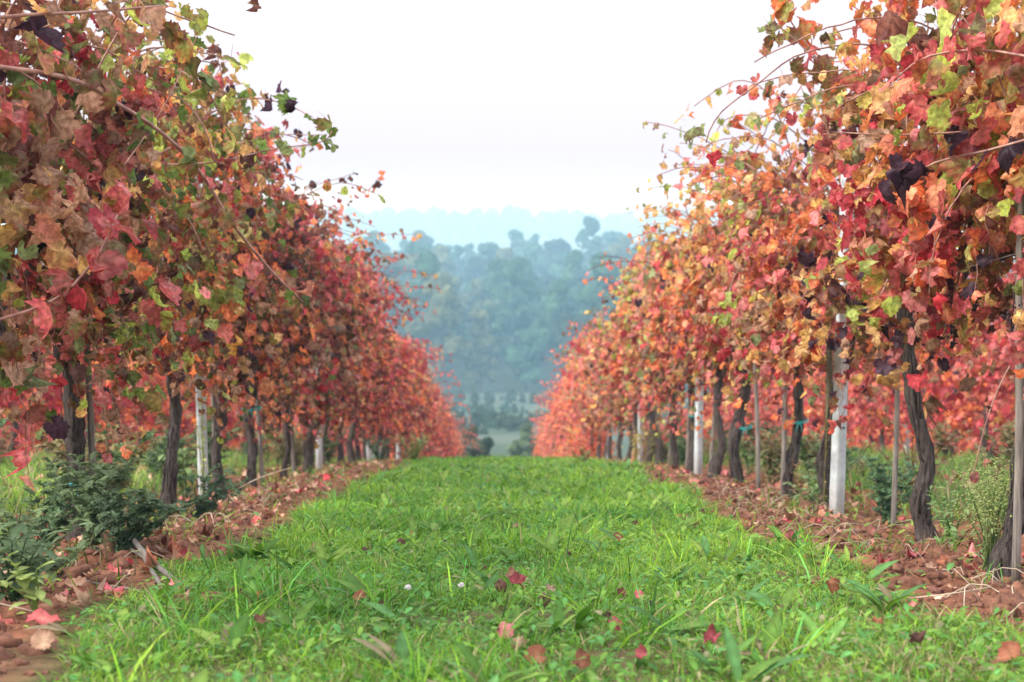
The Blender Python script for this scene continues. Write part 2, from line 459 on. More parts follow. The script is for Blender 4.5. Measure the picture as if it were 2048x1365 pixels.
def leaf_cloud(T, pos, nrm, size, cat, droopdir, r_):
    """Place leaves; returns V, faces, cols"""
    n = len(pos)
    nrm = nrm / (np.linalg.norm(nrm, axis=1)[:, None] + 1e-9)
    t = droopdir - nrm * np.sum(droopdir * nrm, 1)[:, None]
    t /= np.linalg.norm(t, axis=1)[:, None] + 1e-9
    xax = np.cross(-t, nrm)
    dry = np.isin(cat, [PK_.index('T'), PK_.index('B')])
    ti = np.where(dry & (r_.random(n) < .6), r_.integers(5, 8, n), r_.integers(0, 5, n))
    ti = np.where(r_.random(n) < .24, r_.integers(5, 8, n), ti)
    out = []
    for k in range(len(T)):
        s = np.where(ti == k)[0]
        if not len(s): continue
        P, f3, f4, rad, vn = T[k]
        flip = np.where(r_.random(len(s)) < .5, -1.0, 1.0)
        asp = 1 + r_.normal(0, .08, len(s))
        L_ = P[None] * size[s][:, None, None]
        L_ = L_ * np.stack([flip * asp, 1 / asp, r_.uniform(.5, 1.5, len(s))], -1)[:, None]
        W = (L_[..., 0:1] * xax[s][:, None] + L_[..., 1:2] * (-t[s])[:, None] + L_[..., 2:3] * nrm[s][:, None])
        W = W + pos[s][:, None]
        v = 1.08 + r_.normal(0, .26, len(s))[:, None, None]
        cin = PIN[cat[s]][:, None]
        other = r_.permutation(cat)[:len(s)]; green = np.isin(cat[s], [PK_.index('P'), PK_.index('T')])
        mixf = np.where((r_.random(len(s)) < .45) & ~green, r_.uniform(.3, .9, len(s)), 0)[:, None]
        ced = (PED[cat[s]] * (1 - mixf) + PED[other] * mixf)[:, None]
        w = np.clip(rad[None] * 1.0 - .5 * vn[None] * rad[None] + r_.normal(0, .16, (len(s), len(rad))), 0, 1)[..., None]
        C = (cin * (1 - w) + ced * w) * np.clip(v, .45, 1.6)
        C = np.where((rad < 0)[None, :, None], np.array([.36, .12, .10]), C)
        m_ = len(P); o_ = (np.arange(len(s)) * m_)[:, None, None]
        fs = [(f3[None] + o_).reshape(-1, 3)]
        if f4 is not None: fs.append((f4[None] + o_).reshape(-1, 4))
        out.append((W.reshape(-1, 3), fs, C.reshape(-1, 3)))
    return merge(out)

# ------------------------------------------------------------------ grapevines
def grow_cane(r_, p0, d0, length, up, out, ztop, step=.045):
    p = np.array(p0, float); d = np.array(d0, float); d /= np.linalg.norm(d)
    P = [p.copy()]
    n = int(length / step); xt = r_.uniform(-.28, .28)
    for k in range(n):
        d = d + r_.normal(0, .10, 3)
        if p[2] < 1.55: d[2] += up
        else: d[2] -= .05 + .02 * r_.random(); d[0] += out * .05
        if p[2] > ztop: d[2] -= .22
        d[0] -= .14 * (p[0] - xt) * (p[2] < 1.7)
        d /= np.linalg.norm(d)
        p = p + d * step
        P.append(p.copy())
    return np.array(P)

def make_vine_meshes(seed, side, T, n_canes, n_fill, lsize, w_top, w_mid, zlow=.8, ztop=2.15, width=.33, slope=.17, trunk_pts=None,
                     trunk_r=.032, extra=None, seg=9, keep_canes=True, ylen=.66, bias=None, n_hang=7, gap=True):
    """side: +1 when the path lies towards +x. Returns dict of mesh datas."""
    r_ = np.random.default_rng(seed)
    out = {}
    # trunk
    if trunk_pts is None:
        lean = r_.normal(0, .07, 2)
        trunk_pts = [(0, 0, -.12), (r_.normal(0, .012), 0, .08)]
        for z in (.28, .5, .72, .95):
            trunk_pts.append((lean[0] * z + r_.normal(0, .028), lean[1] * z + r_.normal(0, .028), z))
    tp = smooth_line(trunk_pts, 26 if seg > 8 else 9)
    z_ = np.linspace(0, 1, len(tp))
    rr = trunk_r * (1.0 + .7 * np.exp(-((z_ - .06) / .10) ** 2) - .18 * z_ + .35 * np.exp(-((z_ - .97) / .10) ** 2)) * (1 + r_.normal(0, .12, len(tp)))
    parts = [tube(tp, rr, seg, .26, seed=seed)]
    top = tp[-1]
    for s in (-1, 1):                       # the two short arms tied along the wire
        a = smooth_line([top, top + np.array([0, s * .18, .06]), top + np.array([.01, s * .42, .05]), top + np.array([0, s * .60, .04])], 8)
        parts.append(tube(a, np.linspace(trunk_r * .6, trunk_r * .3, 8), max(5, seg - 2), .15, seed=seed + s))
    if seg > 8:
        for k in range(26):                  # loose strips of bark
            i0 = r_.integers(0, len(tp) - 8); i1 = i0 + r_.integers(4, 8); a = r_.uniform(0, 6.28)
            ii = np.arange(i0, i1); lift = np.linspace(.86, 1.0 + r_.uniform(.05, .35), len(ii))
            S = tp[ii] + np.stack([np.cos(a + .05 * (ii - i0)) * rr[ii] * lift, np.sin(a + .05 * (ii - i0)) * rr[ii] * lift, 0 * ii], -1)
            parts.append(tube(S, np.linspace(.007, .0025, len(ii)) * r_.uniform(.6, 1.2), 5, .3, seed=k))
    V, fs, _ = merge(parts)
    V[:, 2] -= slope * V[:, 1]
    out['trunk'] = mesh_data('trunk', V, fs, smooth=True, mat=M_BARK)
    # canes and their leaves
    canes = []; lp = []; ln = []; lc = []; ls = []
    npal = len(PK_)
    fav = r_.choice(npal, 3, p=w_mid); w_mid = w_mid * .6; w_mid[fav] += .4 / 3; w_mid = w_mid / w_mid.sum()
    def cat_for(z, n, c0=None):
        f = np.clip((z - 1.45) / .6, 0, 1) + r_.normal(0, .12, n)
        a = r_.choice(npal, n, p=w_mid); b = r_.choice(npal, n, p=w_top)
        c_ = np.where(r_.random(n) < f, b, a)
        if c0 is not None: c_ = np.where(r_.random(n) < .6, c0, c_)
        return c_
    for k in range(n_canes):
        y0 = r_.uniform(-ylen + .05, ylen - .05)
        kind = r_.random()
        zt = ztop + (r_.normal(0, .10) if keep_canes else r_.normal(-.12, .05))
        if kind < .72:
            P = grow_cane(r_, (r_.normal(0, .04), y0, .98 + r_.normal(0, .05)), (r_.normal(0, .35), r_.normal(0, .25), 1), r_.uniform(.9, 1.75), .10, r_.choice([-1, 1], p=[.5 - .2 * side, .5 + .2 * side]), zt)
        else:                               # arching out and hanging
            sd = side if r_.random() < .65 else -side
            P = grow_cane(r_, (r_.normal(0, .06), y0, 1.15 + r_.random() * .6), (sd * .8, r_.normal(0, .5), .35), r_.uniform(.35, .75), -.14, sd, zt)
        canes.append(P)
        c0 = r_.choice(npal, p=w_top if P[len(P) // 2, 2] > 1.6 else w_mid)
        idx = np.arange(2, len(P), 1); idx = idx[r_.random(len(idx)) < .8]
        q = P[idx]
        n = len(q)
        q = q + np.stack([r_.normal(0, .03, n), r_.normal(0, .03, n), r_.normal(-.01, .025, n)], -1)
        lp.append(q); lc.append(cat_for(q[:, 2], n, c0)); ls.append(lsize * np.clip(1.05 - .35 * (idx / len(P)) + r_.normal(0, .12, n), .4, 1.5))
    # laterals filling the hedge
    ncl = max(12, int(n_fill / 13))
    sg = 1.0 if ylen < 1 else 1.0
    yc = r_.uniform(-ylen, ylen, ncl)
    zb = zlow + .22 * (1 + 2 * vnoise(yc * 2.2 + seed * 1.7, 0 * yc)) - .22      # ragged lower edge
    zc = zb + (ztop - .10 - zb) * r_.beta(1.1, 1.55, ncl)
    xw = width * (1 - .35 * np.abs((zc - 1.35) / 1.0)) * (1 + .7 * vnoise(yc * 3 + seed, zc * 3))
    xc = np.where(r_.random(ncl) < .5, -1, 1) * xw * np.sqrt(r_.uniform(.05, 1, ncl))
    keepc = vnoise(yc * 3.7 + seed * 3.1, zc * 3.7) > -.10 + .08 * np.clip(zc - 1.6, 0, 1)
    xc, yc, zc = xc[keepc], yc[keepc], zc[keepc]; ncl = len(xc)
    ci = r_.integers(0, ncl, n_fill); n = n_fill
    rad_ = r_.uniform(.05, .12, ncl)[ci]
    q = np.stack([xc[ci], yc[ci], zc[ci]], -1) + r_.normal(0, 1, (n, 3)) * rad_[:, None] * [.8, 1, 1]
    lp.append(q)
    c_ = cat_for(q[:, 2], n)
    cc = cat_for(zc, ncl)
    c_ = np.where(r_.random(n) < .55, cc[ci], c_)
    lc.append(c_); ls.append(lsize * np.clip(r_.normal(.92, .27, n), .35, 1.6))
    # shoots hanging in front of the trunks
    for k in range(n_hang):
        sd = side if r_.random() < .65 else -side
        p0 = np.array([sd * r_.uniform(.05, .3), r_.uniform(-ylen, ylen), zlow + .2])
        ln = r_.uniform(.15, .62); Ph = np.array([p0 + [sd * .05 * t + r_.normal(0, .008), r_.normal(0, .012), -ln * t] for t in np.linspace(0, 1, int(ln / .045) + 2)])
        canes.append(('x', Ph, .0022)); k_ = len(Ph)
        lp.append(Ph + r_.normal(0, .02, (k_, 3))); lc.append(cat_for(Ph[:, 2], k_)); ls.append(lsize * r_.uniform(.5, 1.0, k_))
    if extra:
        for (P, catname, sz, ra) in extra:
            canes.append(('x', P, ra))
            k = np.arange(3, len(P), 1); q = P[k] + r_.normal(0, .022, (len(k), 3)); lp.append(q)
            ci = np.array([PK_.index(r_.choice(catname)) for _ in k]); lc.append(ci); ls.append(sz * r_.uniform(.6, 1.1, len(k)))
    lp = np.concatenate(lp); lc = np.concatenate(lc); ls = np.concatenate(ls)
    ok = lp[:, 2] > .12
    if bias is not None: ok &= bias(lp, r_)
    lp = lp[ok]; lc = lc[ok]; ls = ls[ok]
    n = len(lp)
    outw = np.where(lp[:, 0] > 0, 1.0, -1.0) * np.clip(np.abs(lp[:, 0]) / .15, .2, 1)
    nr = np.stack([outw * 1.0, r_.normal(-.25, .55, n), .45 + r_.normal(0, .45, n)], -1) + r_.normal(0, .25, (n, 3))
    nr[r_.random(n) < .12] *= -1
    dd = np.stack([r_.normal(0, .35, n), r_.normal(0, .5, n), -1 + r_.normal(0, .25, n)], -1)
    V, fs, C = leaf_cloud(T, lp, nr, ls, lc, dd, r_)
    V[:, 2] -= slope * V[:, 1]
    if not keep_canes:                     # too far to tell canes apart: they stay inside the foliage
        pp = [(V, fs, C)]
        for cne in canes:
            P = (cne[1] if isinstance(cne, tuple) else cne).copy(); P = P[::2] if len(P) > 6 else P
            P[:, 2] -= slope * P[:, 1]
            tv, tf = tube(P, .004, 3, caps=False); pp.append((tv, tf, np.array([.30, .14, .11])))
        V, fs, C = merge(pp)
    out['foliage'] = mesh_data('foliage', V, fs, C, mat=M_LEAF)
    out['canes'] = []
    if keep_canes:
        for cne in canes:
            if isinstance(cne, tuple): P, ra = cne[1], cne[2]
            else: P, ra = cne, .0046
            P = P.copy(); P[:, 2] -= slope * P[:, 1]
            V, fs = tube(P, np.linspace(ra, ra * .55, len(P)), 5)
            out['canes'].append(mesh_data('cane', V, fs, smooth=True, mat=M_CANE))
    return out

def tie_mesh(z, r, x=0, y=0, seed=0):
    parts = []
    for k in range(2):
        th = np.linspace(0, 2 * math.pi, 17)
        P = np.stack([x + np.cos(th) * r * 1.25, y + np.sin(th) * r, z + .006 * k + .004 * np.sin(th + k)], -1)
        parts.append(tube(P, .0035, 5, caps=False))
    for s in (-1, 1):
        P = np.array([(x, y - r, z), (x + s * .012, y - r - .008, z - .02), (x + s * .016, y - r - .004, z - .055)])
        parts.append(tube(P, .003, 5))
    V, fs, _ = merge(parts)
    return mesh_data('tie', V, fs, smooth=True, mat=M_TIE)
def grape_bunch_mesh(seed, n=38):
    r_ = np.random.default_rng(seed)
    parts = [tube([(0, 0, .05), (.004, 0, 0), (0, .003, -.1)], .002, 5)]
    th = np.linspace(0, 2 * math.pi, 7, endpoint=False)
    for k in range(n):
        z = -.1 * r_.random() ** .8; w = .028 * (1 + z / .13)
        c_ = np.array([r_.normal(0, w * .7), r_.normal(0, w * .7), z]); ra = r_.uniform(.0035, .006)
        V = [c_ + [0, 0, ra]]
        for lat in (.5, -.5):
            for t_ in range(6):
                a = t_ * math.pi / 3; V.append(c_ + ra * np.array([math.cos(a) * .87, math.sin(a) * .87, lat]))
        V.append(c_ - [0, 0, ra]); V = np.array(V)
        f3 = [(0, 1 + j, 1 + (j + 1) % 6) for j in range(6)] + [(13, 7 + (j + 1) % 6, 7 + j) for j in range(6)]
        f4 = [(1 + j, 7 + j, 7 + (j + 1) % 6, 1 + (j + 1) % 6) for j in range(6)]
        parts.append((V, [np.array(f3), np.array(f4)]))
    V, fs, _ = merge(parts)
    return mesh_data('grape_bunch', V, fs, smooth=True, mat=M_GRAPE)
BUNCH = [grape_bunch_mesh(k) for k in range(3)]

def pline(pts, base):
    """Photo pixels with distances -> points relative to a vine's base."""
    P = np.array([at(a, b, c_) for a, b, c_ in pts]) - np.array(base)
    return P

ORD = ['first', 'second', 'third', 'fourth', 'fifth', 'sixth', 'seventh', 'eighth', 'ninth', 'tenth', 'eleventh', 'twelfth', 'thirteenth', 'fourteenth',
       'fifteenth', 'sixteenth', 'seventeenth', 'eighteenth', 'nineteenth', 'twentieth']
L_Y = [2.2, 3.3, 4.35, 5.45, 7.0, 8.15, 9.25, 10.7, 11.9, 13.2, 14.4, 15.6]
R_Y = [2.2, 3.35, 4.5, 5.55, 7.02, 8.0, 9.65, 10.75, 12.0, 13.2, 14.4, 15.6]
L_TXT = ['red and green vine whose long arching cane crosses the upper left corner', 'vine with lime green leaves high against the white sky at the upper left',
         'pink and red leaved vine at the left edge above the dark green weed', 'thick shaggy trunked vine beside a thin grey stake, left row',
         'dark trunked vine just in front of the first concrete post, left row', 'vine with a bright red leaf right behind the first left concrete post',
         'crooked vine with a teal tie, third trunk past the grey stake on the left']
R_TXT = ['vine of large dull red and purple leaves at the upper right corner', 'green and pink leaved vine overhanging the right edge of the path',
         'black trunked vine at the right edge with a teal tie and leaning stake', 'tall twisted grey trunk vine between the white post and the right edge',
         'dark straight vine trunk immediately behind the tall white post', 'short vine with a crossed teal tie, next beyond the white post',
         'vine with teal tie and swollen base, second beyond the white post']

EX_L = {}
def near_vine(idx, side_row):
    y = (L_Y if side_row < 0 else R_Y)[idx]
    x = 1.65 * side_row
    side = -side_row
    z = float(base_z(y)) - .03
    base = (x, y, z)
    slope = float((base_z(y - .5) - base_z(y + .5)))
    hi = y < 9
    T = T_HI if y < 9.5 else T_MID
    r_ = random.Random(idx * 13 + (5 if side_row > 0 else 0))
    ztop = (2.12 if y < 7 else 2.22) + r_.uniform(-.08, .12)
    if side_row < 0:
        wt, wm = (W_L_TOP, W_L_MID) if y < 7.4 else ((W_L_FAR, W_L_DARK) if y < 13 else (W_L_FAR, W_L_FAR))
        if 7.4 < y < 8.6: wt = W_L_TOP
        zl = .76 if y < 10 else .64
    else:
        wt, wm = (W_R_TOP, W_R_NEAR) if y < 4.0 else (W_R_TOP, W_R_MID)
        zl = .80 if y < 9 else .72
    extra = []
    def ex(pts, cats, sz, ra, n=24):
        P = smooth_line(pline(pts, base), n); P[:, 2] += slope * P[:, 1]
        extra.append((P, cats, sz, ra))
    if side_row < 0:
        if idx == 1:
            ex([(-60, 128, 3.3), (130, 155, 3.35), (235, 208, 3.4), (330, 272, 3.5), (400, 345, 3.6), (470, 455, 3.7), (545, 545, 3.8), (605, 605, 3.9)], ['GR', 'SG', 'G', 'PK'], .05, .0062, 22)
            ex([(-40, 40, 3.3), (60, 30, 3.3), (170, 25, 3.35), (330, 12, 3.5)], ['O', 'T', 'Y'], .055, .005, 9)
            ex([(0, 640, 3.4), (110, 600, 3.45), (190, 520, 3.5), (235, 430, 3.6)], ['R', 'R', 'PK'], .06, .005, 12)
        if idx == 2:
            ex([(150, 230, 4.3), (240, 60, 4.4), (300, 15, 4.5), (370, 110, 4.6), (420, 190, 4.7), (470, 280, 4.8)], ['LG', 'LG', 'G', 'GR'], .062, .0035, 22)
            ex([(250, 330, 4.6), (330, 210, 4.7), (400, 60, 4.8)], ['G', 'LG', 'B'], .055, .003, 14)
        if idx == 4:
            ex([(300, 330, 6.2), (430, 325, 6.1), (540, 300, 6.0), (640, 285, 6.0), (665, 262, 6.0)], ['SG', 'G', 'B'], .05, .004, 14)
            ex([(400, 240, 6.8), (480, 200, 6.6), (560, 205, 6.5), (625, 235, 6.4)], ['G', 'O', 'P', 'SG'], .062, .004, 14)
        if idx == 11:
            ex([(640, 430, 13.5), (700, 405, 13.2), (765, 358, 13.0)], ['R', 'O', 'B'], .07, .006, 11)
    else:
        if idx == 1:
            ex([(2090, 120, 3.5), (1960, 100, 3.7), (1850, 115, 3.8), (1790, 160, 3.9)], ['PK', 'O', 'LG'], .06, .004, 9)
            ex([(2120, 260, 3.4), (1980, 300, 3.5), (1860, 330, 3.6), (1770, 395, 3.7)], ['P', 'P', 'GR'], .066, .004, 12)
        if idx == 2:
            ex([(2060, 250, 4.3), (1950, 262, 4.4), (1800, 270, 4.6), (1655, 264, 4.8)], ['T', 'P', 'GR'], .05, .0045, 8)
            ex([(2045, 690, 4.2), (2000, 770, 4.2), (1968, 860, 4.2), (1945, 960, 4.2)], ['R', 'B'], .025, .0032, 9)
        if idx == 3:
            ex([(1700, 260, 5.6), (1640, 130, 5.7), (1580, 40, 5.8), (1560, -20, 5.8)], ['LG', 'GR', 'O', 'R'], .07, .0045, 18)
            ex([(1640, 130, 5.6), (1560, 55, 5.6), (1545, 90, 5.6)], ['LG', 'SG', 'GR'], .06, .003, 9)
        if idx == 5:
            ex([(1620, 290, 8.0), (1540, 235, 8.0), (1450, 240, 8.0), (1425, 300, 7.9)], ['SG', 'LG', 'LG'], .055, .0045, 15)
    tpts = None; tr = .033 + r_.uniform(-.005, .008)
    if side_row > 0 and idx == 3:
        P = pline([(1850, 1130, y), (1852, 1080, y), (1840, 1000, y), (1856, 930, y), (1832, 830, y), (1820, 740, y), (1808, 650, y), (1812, 560, y)], base)
        P[:, 2] += slope * P[:, 1]; tpts = P; tr = .034
    if side_row > 0 and idx == 2:
        tpts = [(0, 0, -.12), (-.02, 0, .05), (.03, 0, .2), (.05, .02, .45), (.04, .02, .7), (.05, 0, 1.0)]; tr = .036
    if side_row < 0 and idx == 3:
        P = pline([(165, 1110, y), (160, 1000, y), (152, 930, y), (148, 850, y), (140, 760, y), (135, 690, y)], base)
        P[:, 2] += slope * P[:, 1]; tpts = P; tr = .037
    if side_row > 0 and idx == 5:
        tpts = [(0, 0, -.1), (.03, 0, .03), (-.01, 0, .12), (.03, .01, .3), (.05, 0, .55), (.04, 0, .95)]
    if y < 3:
        n_c, n_f = 14, 330
    elif y < 4: n_c, n_f = 18, 650
    else: n_c, n_f = 24, 1650
    n_f = int(n_f * r_.uniform(.62, 1.08))
    if y < 6: n_f = int(n_f * .72)
    if side_row > 0 and y < 6.2: zl = .96 if y < 5 else .86
    D = make_vine_meshes(100 + idx + (50 if side_row > 0 else 0), side, T, n_c, n_f, (.052 if y < 5 else .043), wt, wm, zlow=zl, ztop=ztop, slope=slope,
                         trunk_pts=tpts, trunk_r=tr, extra=extra, seg=12 if y < 10 else 8, width=.36, keep_canes=y < 12, n_hang=(18 if side_row < 0 else 9) if y > 4 else 5)
    rowtxt = 'row left of the grass path' if side_row < 0 else 'row right of the grass path'
    txt = (L_TXT if side_row < 0 else R_TXT)
    if idx < len(txt): lab = txt[idx]
    else:
        lab = f'{ORD[idx]} grapevine of the {rowtxt}, ' + ('rusty red' if side_row < 0 else 'orange and pink')
    v = empty('grapevine', base, lab, 'grapevine', 'grapevines of the two rows beside the path')
    link('trunk', D['trunk'], v); link('foliage', D['foliage'], v)
    for c_ in D['canes']: link('cane', c_, v)
    if y < 12:
        for k in range(3):
            b = link('grape_bunch', BUNCH[k], v, (side * r_.uniform(0, .22), r_.uniform(-.5, .5), r_.uniform(.85, 1.35)))
    ties = {(-1, 3): .25, (-1, 6): .55, (1, 2): 1.35, (1, 5): .47, (1, 6): .42, (1, 4): 1.0, (-1, 8): .6, (1, 8): .5, (-1, 9): .55, (1, 10): .55}
    if (side_row, idx) in ties:
        zt = ties[(side_row, idx)]
        tx = float(np.interp(zt, [p[2] for p in tpts], [p[0] for p in tpts])) if tpts is not None else .02
        link('tie', tie_mesh(zt, .05, tx, 0), v)
    return v
for k in range(12):
    near_vine(k, -1); near_vine(k, 1)

# shared vines for the far stretches and the rows behind
def copy_thing(root, loc, scale=(1, 1, 1), label=None, group=None):
    r = root.copy(); COL.objects.link(r); r.location = loc; r.scale = scale
    if label: r['label'] = label
    if group: r['group'] = group
    for ch in root.children:
        c_ = ch.copy(); COL.objects.link(c_); c_.parent = r
    return r
def proto_vines(seed, wt, wm, zl, n=4, ls=.048, fill=1250, ztop=2.15):
    out = []
    for k in range(n):
        D = make_vine_meshes(seed + k, 1, T_LO, 16, fill, ls, wt, wm, zlow=zl, ztop=ztop, slope=.2, seg=7, keep_canes=False, width=.38)
        v = empty('grapevine', (0, 0, 0), 'x', 'grapevine', 'x')
        link('trunk', D['trunk'], v); link('foliage', D['foliage'], v)
        out.append([v, False])
    return out
def run_row(protos, x, y0, y1, labels, group, zj=.13, sx=1):
    y = y0; k = 0; r_ = random.Random(int(x * 100) + int(y0))
    while y < y1:
        P = protos[k if k < len(protos) else r_.randrange(len(protos))]; k += 1
        loc = (x + r_.uniform(-.06, .06), y, float(base_z(y)) + .03)
        s = 1 + r_.uniform(-zj, zj)
        lab = labels(y)
        scl = (sx * (1.0 if sx == 1 or sx == -1 else 1), 1, s)
        if not P[1]:
            P[1] = True; v = P[0]; v.location = loc; v.scale = scl; v['label'] = lab; v['group'] = group
        else:
            copy_thing(P[0], loc, scl, lab, group)
        y += 1.2 + r_.uniform(-.08, .08)
pv = proto_vines(300, W_L_FAR, W_L_FAR, .62); pv2 = proto_vines(310, W_L_FAR, W_L_FAR, .18, fill=1400)
run_row(pv, -1.65, 16.8, 24, lambda y: 'rusty red grapevine just over the brow in the row left of the path', 'vines over the brow, left of the path')
run_row(pv2, -1.65, 24.1, 49, lambda y: 'deep red grapevine on the far downhill stretch left of the path', 'far downhill vines left of the path')
pv = proto_vines(320, W_R_TOP, W_R_MID, .72); pv2 = proto_vines(330, W_R_FAR, W_R_FAR, .18, fill=1400)
run_row(pv, 1.65, 16.8, 24, lambda y: 'orange and pink grapevine just over the brow in the row right of the path', 'vines over the brow, right of the path', sx=-1)
run_row(pv2, 1.65, 24.1, 48, lambda y: 'salmon pink grapevine on the far downhill stretch right of the path', 'far downhill vines right of the path', sx=-1)
W_BACK = weights(R=.34, PK=.30, O=.2, T=.05, B=.06, Y=.05)
pb = proto_vines(340, W_BACK, W_BACK, .44, n=5, ls=.055, fill=950)
for sgn, nm in ((-1, 'left'), (1, 'right')):
    for j, (rx, ys, od) in enumerate([(4.95, 10.6, 'second'), (8.25, 19.5, 'third'), (11.55, 28, 'fourth')]):
        run_row(pb, sgn * rx, ys, 47, lambda y: f'red leaved grapevine in the {od} row out from the path on the {nm}', f'vines of the {od} row, {nm} side', sx=sgn * -1)
for P in pb: assert P[1]

# ------------------------------------------------------------------ posts, stakes, wires
def post_mesh(seed, h=2.15, w=.060):
    r_ = np.random.default_rng(seed)
    b = .005
    n = 26
    zs = np.linspace(-.25, h, n)
    ring = []
    a = w / 2
    corners = [(a, -a + b), (a, a - b), (a - b, a), (-a + b, a), (-a, a - b), (-a, -a + b), (-a + b, -a), (a - b, -a)]
    V = []
    for z in zs:
        t = 1 - .12 * max(z, 0) / h
        for cx, cy_ in corners:
            V.append((cx * t + r_.normal(0, .0009), cy_ * t + r_.normal(0, .0009), z))
    V = np.array(V)
    i = np.arange(n - 1)[:, None] * 8; j = np.arange(8)[None]
    q = np.stack([i + j, i + (j + 1) % 8, i + (j + 1) % 8 + 8, i + j + 8], -1).reshape(-1, 4)
    # closed top
    V = np.concatenate([V, [[0, 0, h + .006]]])
    k = (n - 1) * 8
    t3 = np.array([(len(V) - 1, k + jj, k + (jj + 1) % 8) for jj in range(8)])
    return mesh_data('concrete_post', V, [q, t3], smooth=False, mat=M_CONC)
def hole_mesh():
    parts = []
    for z in (.45, .85, 1.25, 1.65, 2.0):
        parts.append(tube([(0, -.040 + .0015 * z, z), (0, -.0335, z)], .0055, 7))
    V, fs, _ = merge(parts)
    return mesh_data('wire_holes', V, fs, mat=M_GRAPE)
PM = [post_mesh(k) for k in range(3)]; HM = hole_mesh()
def post(x, y, label, group, tilt=(0, 0), s=1.0):
    o = link('concrete_post', PM[random.randrange(3)], None, (x, y, float(base_z(y)) - .03))
    o.rotation_euler = (tilt[0], tilt[1], random.uniform(.25, .45)); o.scale = (s, s, 1)
    setp(o, label, 'post', group)
    h = link('wire_hole', HM, o)
for k in range(9):
    y = 6.8 + 4.8 * k
    post(1.64, y, ['tall white concrete post standing clear in the row right of the path', 'second white post of the right row, past two teal tied vines',
                   'third concrete post right of the path beside a yellowish weed', 'fourth pale post right of the path, near the brow'][k] if k < 4 else 'pale post lost in the far leaves right of the path',
         'trellis posts right of the path' if k < 4 else 'far posts right of the path', (0, .012 if k == 0 else random.uniform(-.02, .02)), .92)
    y = 7.75 + 4.95 * k
    post(-1.64, y, ['grey concrete post half hidden by weeds, nearest in the left row', 'second concrete post of the left row, pale and upright',
                    'third post left of the path, white and tilted near the brow', 'fourth post left of the path, small and pale'][k] if k < 4 else 'pale post lost in the far leaves left of the path',
         'trellis posts left of the path' if k < 4 else 'far posts left of the path', (0, random.uniform(-.02, .02) if k != 2 else -.05), .9)
for sgn, nm in ((-1, 'left'), (1, 'right')):
    for rx, y0, y1, od in ((4.95, 12.2, 40, 'second'), (8.25, 22.0, 44, 'third')):
        y = y0
        while y < y1:
            post(sgn * rx, y, f'pale post standing in the {od} vine row out on the {nm}', f'posts of the {od} row, {nm} side', (0, random.uniform(-.03, .03)))
            y += 4.85
def stake(x, y, h, label, tilt=(0, 0), r=.011, group='thin wooden vine stakes'):
    P = smooth_line([(0, 0, -.1), (.004, 0, h * .3), (-.004, .003, h * .65), (.003, 0, h)], 12)
    V, fs = tube(P, np.linspace(r * 1.1, r * .9, 12), 8, .06, seed=int(h * 100))
    o = link('wooden_stake', mesh_data('wooden_stake', V, fs, smooth=True, mat=M_STAKE), None, (x, y, float(base_z(y)) + .03))
    o.rotation_euler = (tilt[0], tilt[1], 0)
    return setp(o, label, 'stake', group)
def stake_px(px, y, h, label, tilt=(0, 0), r=.011):
    stake(float(at(px, 900, y)[0]), y, h, label, tilt, r)
stake_px(182, 5.5, 1.15, 'thin grey wooden stake beside the thick shaggy trunk on the left', r=.014)
stake_px(1790, 5.9, 1.4, 'thin brown stake just behind the twisted grey trunk on the right', r=.011)
stake_px(2040, 4.35, 1.35, 'grey stake in front of the black trunk at the right edge', (0, -.02), r=.013)
stake_px(1567, 8.0, 1.3, 'dark stake crossed by a teal tie beyond the white post', r=.014)
stake_px(398 + 30, 8.3, 1.3, 'dark stake behind the first concrete post in the left row', r=.013)
stake_px(1655, 7.25, 1.5, 'tall dark stake standing against the back of the white post', r=.018)
for k, (sx, y) in enumerate([(-1, 9.9), (-1, 11.4), (-1, 13.6), (-1, 14.9), (1, 9.1), (1, 11.2), (1, 12.6), (1, 13.9), (1, 15.2)]):
    stake(sx * 1.68, y, 1.3, ['dark stake between trunks in the middle of the left row', 'dark stake between trunks in the middle of the right row'][sx > 0],
          (random.uniform(-.05, .05), random.uniform(-.05, .05)), .014, ['stakes in the middle of the left row', 'stakes in the middle of the right row'][sx > 0])
# trellis wires, one thing per wire
for sgn, nm in ((-1, 'left'), (1, 'right')):
    for hz_, hn in ((.96, 'lowest'), (1.35, 'middle'), (1.75, 'top')):
        ys = np.linspace(1.8, 46, 60)
        P = np.stack([np.full(60, sgn * 1.64 - sgn * .042), ys, base_z(ys) + .03 + hz_ - .01 * np.sin(ys * 1.3) ** 2], -1)
        V, fs = tube(P, .0016, 5)
        setp(link('trellis_wire', mesh_data('trellis_wire', V, fs, smooth=True, mat=M_WIRE)), f'{hn} wire strung between the posts of the {nm} row', 'wire', 'trellis wires')

